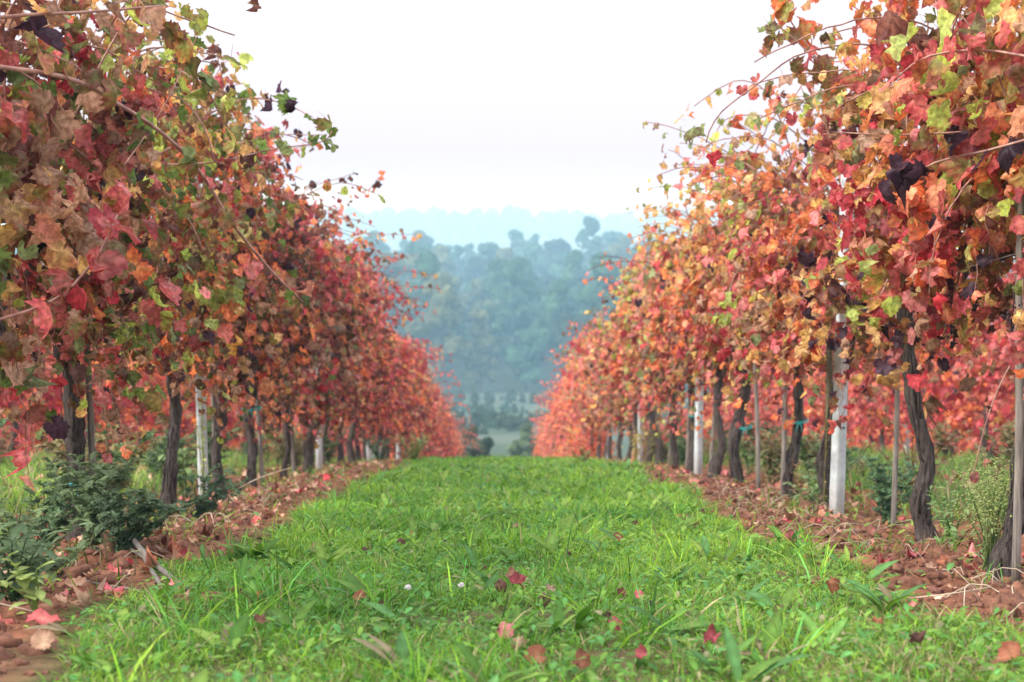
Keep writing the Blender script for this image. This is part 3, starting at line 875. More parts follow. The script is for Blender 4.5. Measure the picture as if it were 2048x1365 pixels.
# ------------------------------------------------------------------ grass
def blades(x, y, h, w, lean, col, r_, zoff=-.01, curl=.5):
    n = len(x)
    a = r_.uniform(0, 2 * math.pi, n)
    dx, dy = np.cos(a), np.sin(a)
    b = r_.uniform(0, 2 * math.pi, n); wx, wy = np.cos(b) * w / 2, np.sin(b) * w / 2
    z0 = gz(x, y) + zoff
    L0 = lean * h
    P = np.zeros((n, 7, 3))
    for k, (t, ww) in enumerate([(0, 1), (.4, .9), (.75, .6)]):
        off = L0 * (t * (1 - curl) + curl * t * t)
        zz = h * t * (1 - .35 * lean * t)
        P[:, 2 * k, 0] = x + dx * off - wx * ww; P[:, 2 * k + 1, 0] = x + dx * off + wx * ww
        P[:, 2 * k, 1] = y + dy * off - wy * ww; P[:, 2 * k + 1, 1] = y + dy * off + wy * ww
        P[:, 2 * k, 2] = z0 + zz; P[:, 2 * k + 1, 2] = z0 + zz
    P[:, 6, 0] = x + dx * L0; P[:, 6, 1] = y + dy * L0; P[:, 6, 2] = z0 + h * (1 - .35 * lean)
    o = (np.arange(n) * 7)[:, None]
    q = np.concatenate([o + [0, 1, 3, 2], o + [2, 3, 5, 4]]); t3 = o + [4, 5, 6]
    C = np.repeat(col[:, None], 7, 1)
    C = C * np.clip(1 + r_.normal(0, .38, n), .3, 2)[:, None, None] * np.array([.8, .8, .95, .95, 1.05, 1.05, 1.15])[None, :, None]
    return P.reshape(-1, 3), [t3, q], C.reshape(-1, 3)
G0 = np.array([.10, .29, .02]); G1 = np.array([.38, .61, .06]); G2 = np.array([.13, .38, .08]); ST = np.array([.48, .40, .22])
def grass_cols(n, x, y, r_, straw=.04):
    t = np.clip(.5 + .9 * fbm(x * 1.6, y * 1.6, 2) + r_.normal(0, .25, n), 0, 1)[:, None]
    c_ = G0 * (1 - t) + G1 * t
    straw = straw + np.clip((3.6 - y) / 1.4, 0, 1) * np.clip(.16 + .5 * fbm(x * 1.8 + 60, y * 1.8, 2), 0, .4)
    u = (r_.random(n) < .25)[:, None]
    c_ = np.where(u, G2 * r_.uniform(.7, 1.3, n)[:, None], c_)
    c_ = np.where((r_.random(n) < straw)[:, None], ST * r_.uniform(.6, 1.1, n)[:, None], c_)
    return c_
def strip_points(n, y0, y1, r_, half=.98, cx=0, power=1.0):
    y = y0 + (y1 - y0) * r_.random(n) ** power
    x = cx + r_.uniform(-1, 1, n) * (half + .35)
    edge = half + .22 * fbm(np.sign(x - cx) * 7 + 0 * x, y * 1.4, 3) + .08 * vnoise(x * 9, y * 9)
    edge = edge + np.where(x > cx, .08, -.10) * (cx == 0)
    keep = np.abs(x - cx) < edge
    keep &= (fbm(x * 2.2 + 30, y * 2.2, 3) < .30) | (r_.random(n) < .3)
    return x[keep], y[keep]
r_ = np.random.default_rng(21)
parts = []
for (n, y0, y1, h0, h1, w) in [(150000, 1.9, 4.6, .015, .06, .0027), (120000, 4.6, 8.5, .02, .075, .004), (80000, 8.5, 20, .025, .085, .007)]:
    x, y = strip_points(n, y0, y1, r_)
    k = len(x)
    clump = np.clip(1 + 1.1 * fbm(x * 4 + 3, y * 4, 2), .45, 1.9)
    h = r_.uniform(h0, h1, k) * clump
    parts.append(blades(x, y, h, w * r_.uniform(.6, 1.5, k), r_.uniform(.2, 1.7, k), grass_cols(k, x, y, r_, .05 + .07 * (y0 < 3)), r_))
# long coarse tufts
cx_, cy_ = strip_points(190, 1.9, 9, r_)
tx = np.repeat(cx_, 14) + r_.normal(0, .018, len(cx_) * 14); ty = np.repeat(cy_, 14) + r_.normal(0, .018, len(cx_) * 14)
parts.append(blades(tx, ty, r_.uniform(.07, .17, len(tx)), r_.uniform(.003, .007, len(tx)), r_.uniform(.2, 1.2, len(tx)), grass_cols(len(tx), tx, ty, r_, .06) * 1.1, r_))
V, fs, C = merge(parts)
setp(link('grass', mesh_data('grass', V, fs, C, mat=M_GRASS)), 'bright green grass strip running down between the vine rows', 'grass', None, 'stuff')
# rough thin grass in the strips between the other rows and ragged tufts on the soil edges
parts = []
for s in (-1, 1):
    for (n, y0, y1, cx0, hf, w) in [(26000, 5.5, 16, 3.3, 1.25, .006), (22000, 16, 40, 3.3, 1.2, .014), (16000, 13, 40, 6.6, 1.2, .014), (9000, 20, 45, 9.9, 1.2, .02)]:
        x, y = strip_points(n, y0, y1, r_, hf, s * cx0)
        k = len(x)
        parts.append(blades(x, y, r_.uniform(.05, .22, k) * np.clip(1 + fbm(x * 2, y * 2, 2), .4, 1.8), w * r_.uniform(.6, 1.4, k), r_.uniform(.2, 1.2, k), grass_cols(k, x, y, r_, .22) * .85 + .02, r_))
    n = 7000
    x = s * (1.65 + r_.normal(0, .33, n)); y = 3.0 + 15 * r_.random(n)
    kp = (fbm(x * 2.5 + 11, y * 2.5, 3) > (.12 if s > 0 else -.02)); x = x[kp]; y = y[kp]; k = len(x)
    parts.append(blades(x, y, r_.uniform(.03, .13, k), .005 * r_.uniform(.6, 1.4, k), r_.uniform(.2, 1.4, k), grass_cols(k, x, y, r_, .25) * .8, r_))
V, fs, C = merge(parts)
setp(link('rough_grass', mesh_data('rough_grass', V, fs, C, mat=M_GRASS)), 'thin rough grass and straw under and between the outer vine rows', 'grass', None, 'stuff')

# ------------------------------------------------------------------ broad leaves low in the grass
def oval_leaves(px_, py_, pz, length, width, az, el, col, r_, fold=.25, bend=.4):
    """Pointed oval leaves starting at (px,py,pz), rising at el, pointing to az."""
    n = len(px_)
    ts = [0, .25, .55, .8, 1.0]; ws = [.12, .7, 1.0, .65, .02]
    P = np.zeros((n, 15, 3))
    ca, sa = np.cos(az), np.sin(az)
    for k, (t, w_) in enumerate(zip(ts, ws)):
        e = el - bend * t
        r = length * t * np.cos(e); z = length * t * np.sin(el - bend * t * .5)
        for j, s in enumerate((-1, 0, 1)):
            lw = s * width * .5 * w_
            P[:, 3 * k + j, 0] = px_ + ca * r - sa * lw
            P[:, 3 * k + j, 1] = py_ + sa * r + ca * lw
            P[:, 3 * k + j, 2] = pz + z + abs(s) * fold * width * .5 * w_
    o = (np.arange(n) * 15)[:, None]
    q = np.concatenate([o + [3 * k + j, 3 * k + j + 1, 3 * k + j + 4, 3 * k + j + 3] for k in range(4) for j in range(2)])
    C = np.repeat(col[:, None], 15, 1)
    C = C * np.tile([.92, 1.25, .92], 5)[None, :, None]
    return P.reshape(-1, 3), [q], C.reshape(-1, 3)
parts = []
for (n, y0, y1, l0, l1) in [(11000, 1.9, 5, .010, .028), (10000, 5, 10, .012, .036), (3500, 10, 18, .03, .06)]:
    x, y = strip_points(n, y0, y1, r_); k = len(x)
    z = gz(x, y) + r_.uniform(0, .045, k)
    ln_ = r_.uniform(l0, l1, k)
    parts.append(oval_leaves(x, y, z, ln_, ln_ * r_.uniform(.45, .8, k), r_.uniform(0, 6.28, k), r_.uniform(-.2, .9, k), grass_cols(k, x, y, r_, .01) * [.62, .74, .62], r_))
# dandelion / plantain like strap leaves in small rosettes
cx_, cy_ = strip_points(420, 2.0, 13, r_)
m_ = 6
tx = np.repeat(cx_, m_) + r_.normal(0, .008, len(cx_) * m_); ty = np.repeat(cy_, m_) + r_.normal(0, .008, len(cx_) * m_)
k = len(tx); ln_ = np.repeat(r_.uniform(.05, .12, len(cx_)), m_) * r_.uniform(.7, 1.2, k)
parts.append(oval_leaves(tx, ty, gz(tx, ty), ln_, ln_ * r_.uniform(.16, .36, k), r_.uniform(0, 6.28, k), r_.uniform(.4, 1.25, k), grass_cols(k, tx, ty, r_, .01) * .68, r_, bend=.7))
# creeping weeds on the soil
for s in (-1, 1):
    n = 2600; x = s * (1.55 + r_.normal(0, .33, n)); y = 2.8 + 12 * r_.random(n)
    kp = (fbm(x * 3 + 50, y * 3, 3) > (.2 if s > 0 else .08)); x = x[kp]; y = y[kp]; k = len(x)
    ln_ = r_.uniform(.012, .04, k)
    parts.append(oval_leaves(x, y, gz(x, y) + r_.uniform(.005, .05, k), ln_, ln_ * .6, r_.uniform(0, 6.28, k), r_.uniform(-.1, .8, k), grass_cols(k, x, y, r_, .05) * .7, r_))
V, fs, C = merge(parts)
setp(link('ground_cover', mesh_data('ground_cover', V, fs, C, mat=M_WEED)), 'low clover and broad leaved weeds mixed into the grass strip', 'ground cover', None, 'stuff')

# ------------------------------------------------------------------ individual weeds
def rosette(px, py, n, ln, wd, label, col=(.12, .30, .035), el=(.5, 1.2), ribs=True):
    p = ground_hit(px, py); r_ = np.random.default_rng(int(px * 7 + py))
    o = empty('plantain', tuple(p), label, 'weed', 'broad leaved plantains in the grass')
    for k in range(n):
        l = ln * .72 * r_.uniform(.6, 1.15)
        c_ = np.array([col]) * r_.uniform(.75, 1.3)
        V, fs, C = oval_leaves(np.array([0.]), np.array([0.]), np.array([-.005]), np.array([l]), np.array([wd * .72 * r_.uniform(.8, 1.2)]), np.array([k * 2.4 + r_.normal(0, .3)]),
                               np.array([r_.uniform(*el)]), c_, r_, bend=.6)
        link('leaf', mesh_data('leaf', V, fs, C, smooth=True, mat=M_WEED), o)
PLANT = [(1795 / 2 + 40, 0)]
for args in [(1075, 1215, 6, .105, .032, 'broad leaved plantain beside the dark red fallen leaf in mid path'),
             (940, 1165, 5, .12, .035, 'dark plantain lying flat left of the dark red fallen leaf'),
             (1070, 1300, 5, .09, .032, 'upright ribbed plantain right of the pink fallen leaf near the camera'),
             (1235, 1230, 6, .10, .028, 'plantain with long narrow leaves right of the bare patch'),
             (1500, 1220, 6, .11, .030, 'large plantain near the right hand soil edge'),
             (505, 1215, 6, .15, .034, 'tall upright plantain at the left edge of the grass'),
             (545, 1180, 5, .14, .036, 'second tall plantain at the left grass edge, farther back'),
             (310, 1225, 3, .10, .034, 'single pale green pointed plantain on the soil at lower left'),
             (190, 1340, 5, .13, .03, 'bright green plantain at the bottom left corner of the grass'),
             (640, 1060, 4, .14, .03, 'plantain standing at the left soil edge halfway down the path'),
             (1450, 1335, 5, .12, .026, 'plantain low at the front right of the grass'),
             (1650, 1300, 4, .14, .026, 'long leaved plantain at the front right by the soil'),
             (1950, 1310, 4, .16, .024, 'tall single bladed plantain at the lower right corner'),
             (1150, 1050, 5, .12, .034, 'plantain in the middle of the strip, farther up')]:
    rosette(*args)

def weed_mesh(seed, h, spread, n_stem, leaf_len, leaf_w, col, per=16, pinnate=False, florets=0, floret_col=None, drop=0.0, size_f=.004):
    """stems, leaves and florets of a bushy weed"""
    r_ = np.random.default_rng(seed)
    stems = []; px_ = []; py_ = []; pz = []; az = []; el = []; ln_ = []; fl = []
    for s in range(n_stem):
        a = r_.uniform(0, 6.28); hh = h * r_.uniform(.55, 1.0)
        ex_ = spread * r_.uniform(.2, 1.0)
        P = smooth_line([(r_.normal(0, .01), r_.normal(0, .01), -.02), (math.cos(a) * ex_ * .3, math.sin(a) * ex_ * .3, hh * .45), (math.cos(a) * ex_ * .7, math.sin(a) * ex_ * .7, hh * .8),
                         (math.cos(a) * ex_ * (1 + drop), math.sin(a) * ex_ * (1 + drop), hh * (1 - drop))], 10)
        stems.append(tube(P, np.linspace(.0035, .0012, 10), 5) )
        Q = smooth_line(P, per + 2)[2:]
        for k, q in enumerate(Q):
            aa = r_.uniform(0, 6.28)
            reps = 1
            if pinnate:                           # side lobes along a leaf axis
                L0 = leaf_len * r_.uniform(.7, 1.2); e0 = r_.uniform(-.5, 1.15)
                for t in np.linspace(.25, 1, 5):
                    for sd in (-1, 1):
                        px_.append(q[0] + math.cos(aa) * L0 * t); py_.append(q[1] + math.sin(aa) * L0 * t); pz.append(q[2] + L0 * t * math.sin(e0) * .7)
                        az.append(aa + sd * .8); el.append(e0 * .6 + r_.normal(0, .35)); ln_.append(leaf_len * .5 * (1.15 - .6 * t))
                px_.append(q[0]); py_.append(q[1]); pz.append(q[2]); az.append(aa); el.append(e0 * .7); ln_.append(L0 * 1.2)
            else:
                px_.append(q[0]); py_.append(q[1]); pz.append(q[2]); az.append(aa); el.append(r_.uniform(-.3, .8)); ln_.append(leaf_len * r_.uniform(.5, 1.2) * (1.1 - .4 * k / per))
            if florets and k > per * .45:
                for _ in range(florets):
                    fl.append(q + r_.normal(0, .028, 3) + [0, 0, .01])
    n = len(px_)
    c_ = np.array(col) * r_.uniform(.65, 1.4, n)[:, None]
    ln_ = np.array(ln_)
    lv = oval_leaves(np.array(px_), np.array(py_), np.array(pz), ln_, ln_ * leaf_w, np.array(az), np.array(el), c_, r_, bend=.5)
    V, fs, _ = merge(stems)
    out = {'stems': mesh_data('stems', V, fs, np.full((len(V), 3), 1) * np.array(col) * .9, smooth=True, mat=M_WEED),
           'foliage': mesh_data('foliage', lv[0], lv[1], lv[2], mat=M_WEED)}
    if florets:
        fl = np.array(fl); n = len(fl)
        oc = np.array([(1, 0, 0), (-1, 0, 0), (0, 1, 0), (0, -1, 0), (0, 0, 1), (0, 0, -1)], float)
        V = fl[:, None] + oc[None] * (size_f * r_.uniform(.6, 1.3, n))[:, None, None]
        f = np.array([(0, 2, 4), (2, 1, 4), (1, 3, 4), (3, 0, 4), (2, 0, 5), (1, 2, 5), (3, 1, 5), (0, 3, 5)])
        fs = (f[None] + (np.arange(n) * 6)[:, None, None]).reshape(-1, 3)
        out['florets'] = mesh_data('florets', V.reshape(-1, 3), [fs], np.tile(np.array(floret_col), (n * 6, 1)), mat=M_WEED)
    return out
def weed(loc, D, label, group=None, name='weed_plant', s=1.0):
    o = empty(name, loc, label, 'weed', group)
    o.scale = (s, s, s)
    link('stems', D['stems'], o); link('foliage', D['foliage'], o)
    if 'florets' in D: link('florets', D['florets'], o)
    return o
def gpt(px, y, py=1000):
    x = float(at(px, py, y)[0]); return (x, y, float(gz(x, y)))
weed(gpt(185, 4.95), weed_mesh(1, .33, .22, 22, .042, .55, (.17, .26, .12), per=16, pinnate=True), 'bushy dark green feathery weed at the foot of the thick left trunk')
weed(gpt(90, 5.1), weed_mesh(2, .24, .24, 12, .05, .5, (.12, .22, .10), per=12, pinnate=True), 'paler feathery weed at the left edge beside the bushy dark one')
weed(gpt(245, 4.7), weed_mesh(3, .20, .24, 18, .05, .5, (.10, .17, .08), per=10, pinnate=True), 'low dark green weed spreading toward the wood sticks')
weed(gpt(400, 6.6), weed_mesh(4, .24, .2, 8, .06, .42, (.085, .16, .08), per=10, pinnate=True), 'dark green weed at the foot of the first left concrete post')
weed(gpt(20, 3.45), weed_mesh(5, .22, .2, 9, .075, .55, (.09, .16, .07), per=8), 'leafy dark green weed at the bottom left corner')
weed(gpt(70, 3.2), weed_mesh(6, .15, .09, 4, .06, .6, (.32, .44, .11), per=6), 'small lime green sprout at the bottom left corner')
weed(gpt(110, 4.0), weed_mesh(7, .12, .18, 7, .055, .5, (.13, .20, .09), per=7), 'sprawling grey green weed on the soil at lower left')
weed(gpt(410, 7.2), weed_mesh(8, .66, .05, 3, .04, .5, (.36, .45, .10), per=22), 'tall thin yellow green weed in front of the left concrete post')
weed(gpt(1985, 4.6), weed_mesh(9, .36, .17, 22, .03, .2, (.25, .36, .12), per=20, florets=5, floret_col=(.42, .52, .20), size_f=.004), 'feathery pale flowering weed at the right edge', name='fleabane')
weed(gpt(1775, 6.4), weed_mesh(10, .32, .17, 12, .055, .4, (.12, .24, .11), per=12, pinnate=True), 'blue green weed between the white post and the twisted trunk')
weed(gpt(1620, 7.3), weed_mesh(11, .17, .16, 8, .07, .6, (.22, .34, .14), per=7), 'pale broad leaved weed on the mound left of the white post')
weed(gpt(1648, 7.0), weed_mesh(12, .95, .05, 5, .028, .35, (.30, .27, .10), per=36, florets=2, floret_col=(.40, .36, .13)), 'tall thin yellowish weed climbing beside the white post')
weed(gpt(1270, 14.8), weed_mesh(13, .45, .12, 6, .06, .5, (.50, .42, .09), per=14), 'yellowish weed among the trunks by the third right post')
weed(gpt(825, 14.2), weed_mesh(14, .34, .28, 26, .11, .12, (.24, .36, .09), per=8), 'light green grassy clump on the left edge at the brow')
weed(gpt(760, 14.6), weed_mesh(15, .36, .35, 14, .07, .5, (.08, .14, .06), per=10), 'dark bushy weed behind the light green clump on the left')
weed(gpt(1170, 13.6), weed_mesh(16, .22, .2, 8, .06, .5, (.16, .24, .07), per=8), 'small weed on the soil mound where the right row meets the brow')
weed(gpt(45, 3.7), weed_mesh(17, .20, .24, 12, .06, .5, (.12, .20, .09), per=9), 'dusty green spreading weed just above the lime sprout at lower left')
weed(gpt(25, 4.4), weed_mesh(18, .26, .26, 12, .055, .5, (.17, .27, .10), per=10), 'light green weed at the left edge above the spreading ones')
weed(gpt(1905, 5.3), weed_mesh(19, .22, .2, 12, .05, .4, (.17, .30, .09), per=10), 'bright green weed between the twisted trunk and the pale flowering weed')
W_G = [weed_mesh(20 + k, .3, .2, 9, .055, .45, [(.10, .18, .07), (.15, .25, .08), (.24, .22, .09), (.26, .16, .08)][k], per=10, pinnate=k % 2 == 0) for k in range(4)]
r2 = random.Random(5)
for k in range(104):
    sx = r2.choice((-1, 1)); y = r2.uniform(5.6, 18) if k < 80 else r2.uniform(9, 22)
    x = sx * (1.75 + r2.uniform(-.1, .8)) if k < 80 else sx * (4.7 + r2.uniform(-.6, .4))
    nm = 'left' if sx < 0 else 'right'
    near = k < 80
    weed((x, y, float(gz(x, y))), W_G[r2.randrange(4)], f'low weed growing ' + ('between the trunks' if near else 'under the second row') + f' on the {nm}', f'weeds ' + ('between the trunks' if near else 'under the second row') + f', {nm}', s=r2.uniform(.6, 1.6))

# ------------------------------------------------------------------ clods, litter, sticks
r_ = np.random.default_rng(44)
ico = bpy.data.meshes.new('t')
import bmesh
bmm = bmesh.new(); bmesh.ops.create_icosphere(bmm, subdivisions=2, radius=1)
IV = np.array([v.co[:] for v in bmm.verts]); IF = np.array([[v.index for v in f.verts] for f in bmm.faces]); bmm.free()
bpy.data.meshes.remove(ico)
parts = []
for s, n in ((-1, 3800), (1, 4600)):
    x = s * (1.45 + np.abs(r_.normal(0, .26, n)) * np.where(r_.random(n) < .55, -1, 1)); y = 2.2 + 17 * r_.random(n) ** 1.35
    z = gz(x, y)
    R = np.exp(r_.normal(-4.65, .6, n)); R = np.clip(R, .004, .03)
    for k in range(n):
        sc_ = R[k] * np.array([r_.uniform(.8, 1.4), r_.uniform(.8, 1.4), r_.uniform(.5, .9)])
        bump = 1 + .28 * np.sin(IV @ r_.normal(0, 3.2, 3) + r_.random() * 6) + r_.normal(0, .14, len(IV))
        parts.append((IV * bump[:, None] * sc_ + [x[k], y[k], z[k] + R[k] * .15], [IF]))
bmm = bmesh.new(); bmesh.ops.create_icosphere(bmm, subdivisions=1, radius=1)
IV = np.array([v.co[:] for v in bmm.verts]); IF = np.array([[v.index for v in f.verts] for f in bmm.faces]); bmm.free()
for s, n in ((-1, 7000), (1, 12000)):
    x = s * (1.40 + r_.normal(0, .24, n)); y = 2.2 + 9 * r_.random(n) ** 1.2; z = gz(x, y)
    for k in range(n):
        rr = r_.uniform(.002, .008)
        parts.append((IV * r_.uniform(.6, 1.3, (len(IV), 1)) * rr + [x[k], y[k], z[k] + rr * .3], [IF]))
V, fs, _ = merge(parts)
setp(link('soil_clods', mesh_data('soil_clods', V, fs, smooth=False, mat=M_CLOD)), 'crumbled red brown clods turned up along the vine rows', 'soil', None, 'stuff')

def ground_leaves(x, y, sizes, cats, r_, T, lift=.012):
    n = len(x)
    nr = np.stack([r_.normal(0, .45, n), r_.normal(-.15, .45, n), np.ones(n)], -1)
    nr[r_.random(n) < .4] *= -1
    dd = np.stack([r_.normal(0, 1, n), r_.normal(0, 1, n), r_.normal(0, .2, n)], -1)
    p = np.stack([x, y, gz(x, y) + lift + r_.uniform(0, .012, n)], -1)
    V, fs, C = leaf_cloud(T, p, nr, sizes, cats, dd, r_)
    return V, fs, C
wl = weights(T=.34, B=.22, PK=.10, FO=.24, R=.08, Y=.02)
parts = []
for s, n, y0, y1, T in ((-1, 620, 2.2, 9, T_MID), (1, 230, 2.8, 9, T_MID), (-1, 600, 9, 20, T_LO), (1, 380, 9, 20, T_LO)):
    x = s * (1.5 + r_.normal(0, .28, n)); y = y0 + (y1 - y0) * r_.random(n)
    parts.append(ground_leaves(x, y, .032 * r_.uniform(.5, 1.4, n), r_.choice(len(PK_), n, p=wl), r_, [T[3], T[5], T[6], T[7], T[5], T[6], T[7], T[2]], .012))
for s in (-1, 1):
    n = 500; x = s * (3.3 + r_.normal(0, .7, n)); y = 7 + 18 * r_.random(n)
    parts.append(ground_leaves(x, y, .05 * r_.uniform(.6, 1.3, n), r_.choice(len(PK_), n, p=wl), r_, T_LO, .04))
V, fs, C = merge(parts)
setp(link('leaf_litter', mesh_data('leaf_litter', V, fs, C, mat=M_DRY)), 'dry fallen vine leaves strewn over the soil beneath the rows', 'leaf litter', None, 'stuff')
# dry stalks and twigs on the soil
parts = []
for k in range(230):
    s = -1 if k < 90 else 1
    x = s * (1.42 + r_.normal(0, .2)); y = r_.uniform(2.9, 9); a = r_.uniform(0, 6.28); l = r_.uniform(.05, .22)
    P = smooth_line([(x, y, gz(x, y) + .012), (x + math.cos(a) * l * .5, y + math.sin(a) * l * .5, gz(x, y) + .02 + r_.uniform(0, .05)), (x + math.cos(a + .4) * l, y + math.sin(a + .4) * l, gz(x + math.cos(a) * l, y + math.sin(a) * l) + .015)], 6)
    parts.append(tube(P, r_.uniform(.0009, .002), 4))
V, fs, _ = merge(parts)
setp(link('straw_litter', mesh_data('straw_litter', V, fs, smooth=True, mat=M_STRAW)), 'pale dry stalks scattered over the crumbled soil', 'straw', None, 'stuff')

def one_leaf(px, py, size, cat, label, group, up=.03, seed=0, tpl=None):
    p = ground_hit(px, py); rr_ = np.random.default_rng(int(px * 3 + py * 11 + seed))
    k = tpl if tpl is not None else rr_.integers(0, 8)
    T = [T_HI[k]] * 8
    nr = np.array([[rr_.normal(0, .3), -.55 + rr_.normal(0, .2), .8]]); dd = np.array([[rr_.normal(0, 1), rr_.normal(0, .5), -.3]])
    V, fs, C = leaf_cloud(T, np.zeros((1, 3)), nr, np.array([size * .60]), np.array([PK_.index(cat)]), dd, rr_)
    V[:, 2] -= V[:, 2].min() + .01; C = C * [.68, .72, .72]
    o = link('fallen_leaf', mesh_data('fallen_leaf', V, fs, C, mat=M_DRY), None, (p[0], p[1], float(gz(p[0], p[1])) + up))
    setp(o, label, 'fallen leaf', group)
FG = 'fallen leaves on the grass'
for a in [(1035, 1205, .050, 'R', 'dark red fallen leaf, darkest in the middle of the grass'), (1005, 1208, .045, 'B', 'brown fallen leaf touching the dark red one in mid path'),
          (1090, 1240, .040, 'T', 'pale tan fallen leaf at the front of the bare patch'), (1020, 1175, .034, 'FO', 'pale orange curled leaf above the dark red one'),
          (1100, 1202, .03, 'T', 'small tan curled leaf right of the dark red one'), (1013, 1300, .046, 'PK', 'pinkish fallen leaf near the camera, upper of the touching pair'),
          (1040, 1318, .036, 'T', 'lower tan leaf of the touching pair near the camera'), (722, 1220, .036, 'FO', 'orange brown fallen leaf alone in the left half of the grass'),
          (1276, 1218, .030, 'R', 'dark crimson leaf right of the bare patch'), (1302, 1232, .022, 'P', 'tiny purple leaf below the dark crimson one'),
          (1234, 1094, .040, 'R', 'red fallen leaf in the right half farther up the path'), (805, 1102, .040, 'B', 'brown fallen leaf in the left half farther up the path'),
          (888, 1100, .028, 'B', 'small brown leaf right of the other brown one farther up'), (733, 1122, .034, 'B', 'rust brown leaf near the left side of the grass'),
          (1230, 1278, .034, 'R', 'small rust red leaf below the dark crimson one'), (1075, 1345, .045, 'FO', 'orange pink leaf at the bottom middle of the grass'),
          (1160, 1362, .040, 'FO', 'orange leaf cut by the bottom of the grass'), (1285, 1342, .034, 'R', 'red leaf at the bottom right of the grass'),
          (1270, 1065, .036, 'B', 'brown leaf behind the red one farther up the path'), (1135, 1128, .024, 'B', 'small rust leaf in the upper middle of the grass'),
          (1660, 1215, .045, 'FO', 'orange brown leaf at the edge of the soil on the right'), (1755, 1280, .034, 'FO', 'orange leaf with white edge at the lower right'),
          (1425, 1310, .040, 'R', 'red leaf in the short grass at lower right'), (1830, 1335, .036, 'B', 'dark red leaf near the lower right corner'),
          (2025, 1345, .055, 'FO', 'large orange leaf at the bottom right corner'), (520, 1275, .03, 'FO', 'orange leaf low in the long grass at left'),
          (90, 1320, .05, 'T', 'broad tan leaf flat on the soil at the bottom left')]:
    one_leaf(*a, FG)
r2 = random.Random(9)
for k in range(34):
    px = r2.uniform(650, 1500); py = r2.choice([r2.uniform(960, 1100), r2.uniform(1100, 1350)])
    one_leaf(px, py, r2.uniform(.018, .032), r2.choice(['B', 'B', 'T', 'FO', 'B']), 'small withered leaf scattered in the green grass', 'small withered leaves in the grass', up=.02)

# cut wood at the left soil edge
def stick(pts, r, label):
    P = np.array([np.append(ground_hit(a, b)[:2], 0) for a, b, _ in pts]); P[:, 2] = gz(P[:, 0], P[:, 1]) + [p[2] for p in pts]
    c0 = P.mean(0)
    V, fs = tube(smooth_line(P - c0, 10), np.linspace(r, r * .7, 10), 8, .12, seed=3)
    o = link('wood_stick', mesh_data('wood_stick', V, fs, smooth=True, mat=M_STAKE), None, tuple(c0))
    setp(o, label, 'stick', 'cut wood sticks on the soil')
stick([(262, 1100, .05), (300, 1140, .03), (372, 1188, .012)], .010, 'longest grey split stick on the soil at lower left')
stick([(275, 1105, .03), (300, 1150, .02), (322, 1180, .010)], .008, 'shorter grey stick under the longest one at lower left')
stick([(258, 1110, .02), (330, 1150, .012), (350, 1178, .012)], .006, 'thin dark stick between the two grey split ones')
stick([(130, 1160, .012), (200, 1185, .02), (280, 1190, .012)], .0035, 'thin pale twig lying left of the grey split sticks')
def twig(px, py, px2, py2, y, label):
    a = at(px, py, y); b = at(px2, py2, y)
    V, fs = tube(smooth_line([a, (a + b) / 2 + [0, 0, .02], b], 10) - a, np.linspace(.003, .0015, 10), 5)
    setp(link('dry_stalk', mesh_data('dry_stalk', V, fs, smooth=True, mat=M_STRAW), None, tuple(a)), label, 'stalk')
twig(440, 1000, 585, 935, 6.6, 'long arching straw stalk beside the first left post')

# two clover flowers
def clover(px, py, label):
    p = ground_hit(px, py); o = empty('clover_flower', tuple(p), label, 'flower', 'white clover flowers')
    V, fs = tube([(0, 0, 0), (.004, 0, .03), (.002, 0, .055)], .0012, 5)
    link('stem', mesh_data('stem', V, fs, np.full((len(V), 3), .2) * [.7, 1.4, .5], mat=M_WEED), o)
    n = 60; r_ = np.random.default_rng(int(px)); d = r_.normal(0, 1, (n, 3)); d[:, 2] = np.abs(d[:, 2]) - .2; d /= np.linalg.norm(d, axis=1)[:, None]
    parts = [tube([np.array([.002, 0, .055]) + v * .002, np.array([.002, 0, .055]) + v * .009], [.0018, .0007], 4) for v in d]
    V, fs, _ = merge(parts)
    link('flower_head', mesh_data('flower_head', V, fs, mat=M_FLOWER), o)
clover(921, 1215, 'white clover flower standing left of the dark red leaf'); clover(815, 1220, 'smaller white clover flower nearer the orange brown leaf')

